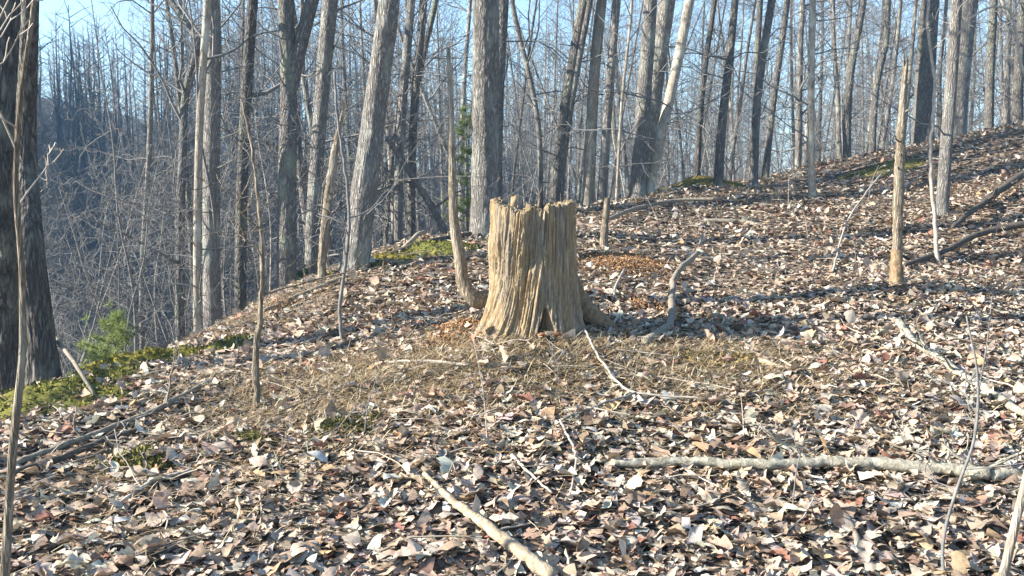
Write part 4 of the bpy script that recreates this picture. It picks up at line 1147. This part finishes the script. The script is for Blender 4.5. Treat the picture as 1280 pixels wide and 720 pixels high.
# ------------------------------------------------------------------ the wood behind: trees as individuals, farthest ones as one mass
def tree_variant(kind, seed):
    R = np.random.default_rng(7000 + seed)
    H = R.uniform(13, 18)
    r0 = R.uniform(0.035, 0.09)
    lean = {'straight': 0.02, 'leaning': 0.11, 'forked': 0.04}[kind]
    la = R.uniform(0, 6.28)
    pts = [np.array((0, 0, -0.3))]
    d = np.array((math.cos(la) * lean, math.sin(la) * lean, 1.0))
    for k in range(9):
        d = d + R.standard_normal(3) * np.array((0.035, 0.035, 0)); d /= np.linalg.norm(d)
        pts.append(pts[-1] + d * H / 9)
    path = smooth_path(pts, 30)
    rad = np.maximum(r0 * (1 - np.linspace(0, 1, 30) * 0.9), 0.01)
    tm = MB(); trunk_mesh(tm, path, rad, 9, 0.4, 0.12, R)
    cm = MB()
    if kind == 'forked':
        k = R.integers(7, 13)
        a = R.uniform(0, 6.28)
        fp = [path[k]]; d = np.array((math.cos(a) * 0.35, math.sin(a) * 0.35, 1))
        for s in range(5):
            d = d + R.standard_normal(3) * 0.06 + np.array((0, 0, 0.08)); d /= np.linalg.norm(d); fp.append(fp[-1] + d * H * 0.12)
        fp = smooth_path(fp, 14); rf = np.linspace(rad[k] * 0.8, 0.015, 14)
        trunk_mesh(tm, fp, rf, 8, 0, 0.1, R)
        for q in range(8):
            k2 = R.integers(2, 13); a = R.uniform(0, 6.28)
            dv = np.array((math.cos(a), math.sin(a), R.uniform(0.3, 1))); dv /= np.linalg.norm(dv)
            grow(cm, fp[k2], dv, R.uniform(1.2, 2.6), rf[k2] * 0.5, 0, R, (5, 4), 0.2)
    for q in range(40):
        f_ = R.uniform(0.10, 0.8) if q < 30 else R.uniform(0.4, 0.97)
        k = int(f_ * 29); a = R.uniform(0, 6.28)
        dv = np.array((math.cos(a), math.sin(a), R.uniform(0.1, 1.0))); dv /= np.linalg.norm(dv)
        grow(cm, path[k], dv, R.uniform(1.0, 3.2) * (1.15 - 0.55 * f_), min(rad[k] * 0.4, 0.026) * R.uniform(0.5, 1), 0, R, (6, 5), 0.2)
    return tm.mesh('trunk'), cm.mesh('crown')

def sap_variant(seed):
    R = np.random.default_rng(8000 + seed)
    H = R.uniform(3.0, 6.5); r0 = R.uniform(0.012, 0.028)
    pts = [np.array((0, 0, -0.15))]; d = np.array((R.uniform(-0.25, 0.25), R.uniform(-0.25, 0.25), 1.0))
    for k in range(7):
        d = d + R.standard_normal(3) * np.array((0.10, 0.10, 0)); d /= np.linalg.norm(d); pts.append(pts[-1] + d * H / 7)
    path = smooth_path(pts, 20); rad = np.linspace(r0, 0.004, 20)
    tm = MB(); tm.tube(path, rad, 6, False)
    cm = MB()
    for q in range(16):
        k = R.integers(3, 19); a = R.uniform(0, 6.28)
        dv = np.array((math.cos(a), math.sin(a), R.uniform(-0.1, 0.9))); dv /= np.linalg.norm(dv)
        grow(cm, path[k], dv, R.uniform(0.5, 1.6), max(rad[k] * 0.5, 0.004), 0, R, (4, 3), 0.12, 3, 0.3)
    return tm.mesh('stem'), cm.mesh('crown')

KINDS = ['straight'] * 4 + ['leaning'] * 3 + ['forked'] * 2
VAR = [(k, *tree_variant(k, i)) for i, k in enumerate(KINDS)]
SAP = [sap_variant(i) for i in range(7)]
for k, (kind, tm, cm) in enumerate(VAR):
    tm.materials.append(M['bark_dark'] if k % 3 == 0 else M['bark_far']); cm.materials.append(M['twig'])
for k, (tm, cm) in enumerate(SAP):
    tm.materials.append(M['twig_pale'] if k % 3 == 0 else M['twig']); cm.materials.append(M['twig'])
def wood_label(kind, k, x, y):
    bark = 'dark' if k % 3 == 0 else 'grey'
    where = 'in the hollow' if x / y < -0.13 else ('beyond the stump' if x / y < 0.2 else 'past the pole snag')
    far = 'far off' if y > 32 else 'fairly near'
    return f'slender {kind} {bark} bare tree {far} {where}'

def beyond(x, y):
    """true past the crest of the spur, where the photograph has its wood"""
    px = 640 + F * x / y
    crest = np.interp(px, [-200, 0, 75, 240, 330, 450, 600, 740, 880, 1040, 1280, 1500], [5.6, 6.2, 6.6, 7.8, 9.2, 10.8, 11.6, 13.5, 16.5, 17.5, 20, 21])
    return y > crest + 1.2

R = np.random.default_rng(321)
taken = []
def free(x, y, gap):
    for (a, b) in taken:
        if (a - x) ** 2 + (b - y) ** 2 < gap * gap:
            return False
    taken.append((x, y))
    return True
ntree = 0
while ntree < 290:
    y = 13 + 47 * R.uniform(0, 1) ** 0.85
    x = R.uniform(-0.72, 0.66) * y + R.uniform(-1, 1)
    if not beyond(x, y) or (x / y > -0.1 and y < 21) or not free(x, y, 1.1):
        continue
    vi = int(R.integers(0, len(VAR)))
    kind, tm, cm = VAR[vi]
    o = empty('bare_tree', (x, y, gz(x, y)), wood_label(kind, vi, x, y), 'tree', 'slender trees of the wood beyond the ridge')
    o.rotation_euler = (0, 0, R.uniform(0, 6.28))
    s = R.uniform(0.75, 1.2)
    if x / y < -0.37:            # the wood is lower down in the hollow, where the sky opens
        s = min(s, max(0.45, (R.uniform(0.14, 0.20) * y - (gz(x, y) - CAMZ)) / 15.5))
    o.scale = (s, s, s)
    link('trunk', tm, o); link('crown', cm, o)
    ntree += 1
nsap = 0
while nsap < 280:
    y = 8 + 34 * R.uniform(0, 1) ** 1.2
    x = R.uniform(-0.64, 0.64) * y
    if nsap < 100:            # the hollow is thick with brush
        y = R.uniform(11, 30); x = R.uniform(-0.60, -0.28) * y
    if not beyond(x, y):
        continue
    si = int(R.integers(0, len(SAP)))
    tm, cm = SAP[si]
    s = R.uniform(0.6, 1.2)
    if nsap >= 100 and y < 17 and R.uniform() < 0.45:
        continue
    o = empty('brush_sapling', (x, y, gz(x, y)), ('tall ' if s > 0.95 else ('short ' if s < 0.75 else '')) + ('far ' if y > 22 else '') + ('pale' if si % 3 == 0 else 'brown') + ' thin twiggy sapling in the undergrowth ' + ('of the hollow' if x / y < -0.13 else 'behind the ridge line'), 'sapling', 'saplings in the undergrowth beyond the ridge')
    o.rotation_euler = (0, 0, R.uniform(0, 6.28)); o.scale = (s, s, s)
    link('stem', tm, o); link('crown', cm, o)
    nsap += 1

# far wood across the hollow, one mass
far = MB()
for k in range(900):
    y = R.uniform(56, 125); x = R.uniform(-0.8, 0.75) * y
    zb = gz(x, y)
    H = R.uniform(13, 19); la = R.standard_normal(2) * 0.04
    if x / y < -0.37:
        H = max(6.0, min(H, 0.175 * y - (zb - CAMZ) + R.uniform(-3, 3)))
    if x / y > 0.05 and R.uniform() < 0.5:
        continue
    pts = np.array([(x + la[0] * h + R.standard_normal() * 0.12, y + la[1] * h, zb + h) for h in np.linspace(0, H, 6)])
    far.tube(pts, np.linspace(R.uniform(0.09, 0.2), 0.02, 6), 4, False)
    nb = 34
    for q in range(nb):
        f_ = R.uniform(0.1, 0.98); i = int(f_ * 5); p = pts[i] + (pts[min(i + 1, 5)] - pts[i]) * (f_ * 5 - i)
        a = R.uniform(0, 6.28); l = R.uniform(1.0, 3.0) * (1.1 - 0.5 * f_)
        d = np.array((math.cos(a), math.sin(a), R.uniform(0.2, 1.1)))
        m1 = p + d * l * 0.5; e = m1 + (d + R.standard_normal(3) * 0.3) * l * 0.5
        far.tube(np.array((p, m1, e)), (0.03, 0.02, 0.01), 3, False)
tag(far.build('far_wood', M['bark_far']), 'distant mass of bare trees across the hollow', 'wood', kind='stuff')

# ------------------------------------------------------------------ haze
hm, nt, bs, L = new_mat('haze_air')
nt.nodes.remove(bs)
pv = nt.nodes.new('ShaderNodeVolumePrincipled')
pv.inputs['Color'].default_value = (0.33, 0.65, 1.0, 1)
pv.inputs['Density'].default_value = 0.0016
pv.inputs['Anisotropy'].default_value = 0.2
L.new(pv.outputs[0], nt.nodes['Material Output'].inputs['Volume'])
hz = MB()
zlo, zhi = float(Z.min()) - 1.0, max(36.0, float(Z.max()) + 1.0)
c8 = np.array([(a_, b_, c_) for c_ in (zlo, zhi) for b_ in (-310, 610) for a_ in (-510, 510)])
hz.add(c8, [(0, 2, 3, 1), (4, 5, 7, 6), (0, 1, 5, 4), (2, 6, 7, 3), (0, 4, 6, 2), (1, 3, 7, 5)])
tag(hz.build('haze', hm, smooth=False), 'thin bluish haze in the air of the wood', 'haze', kind='stuff')
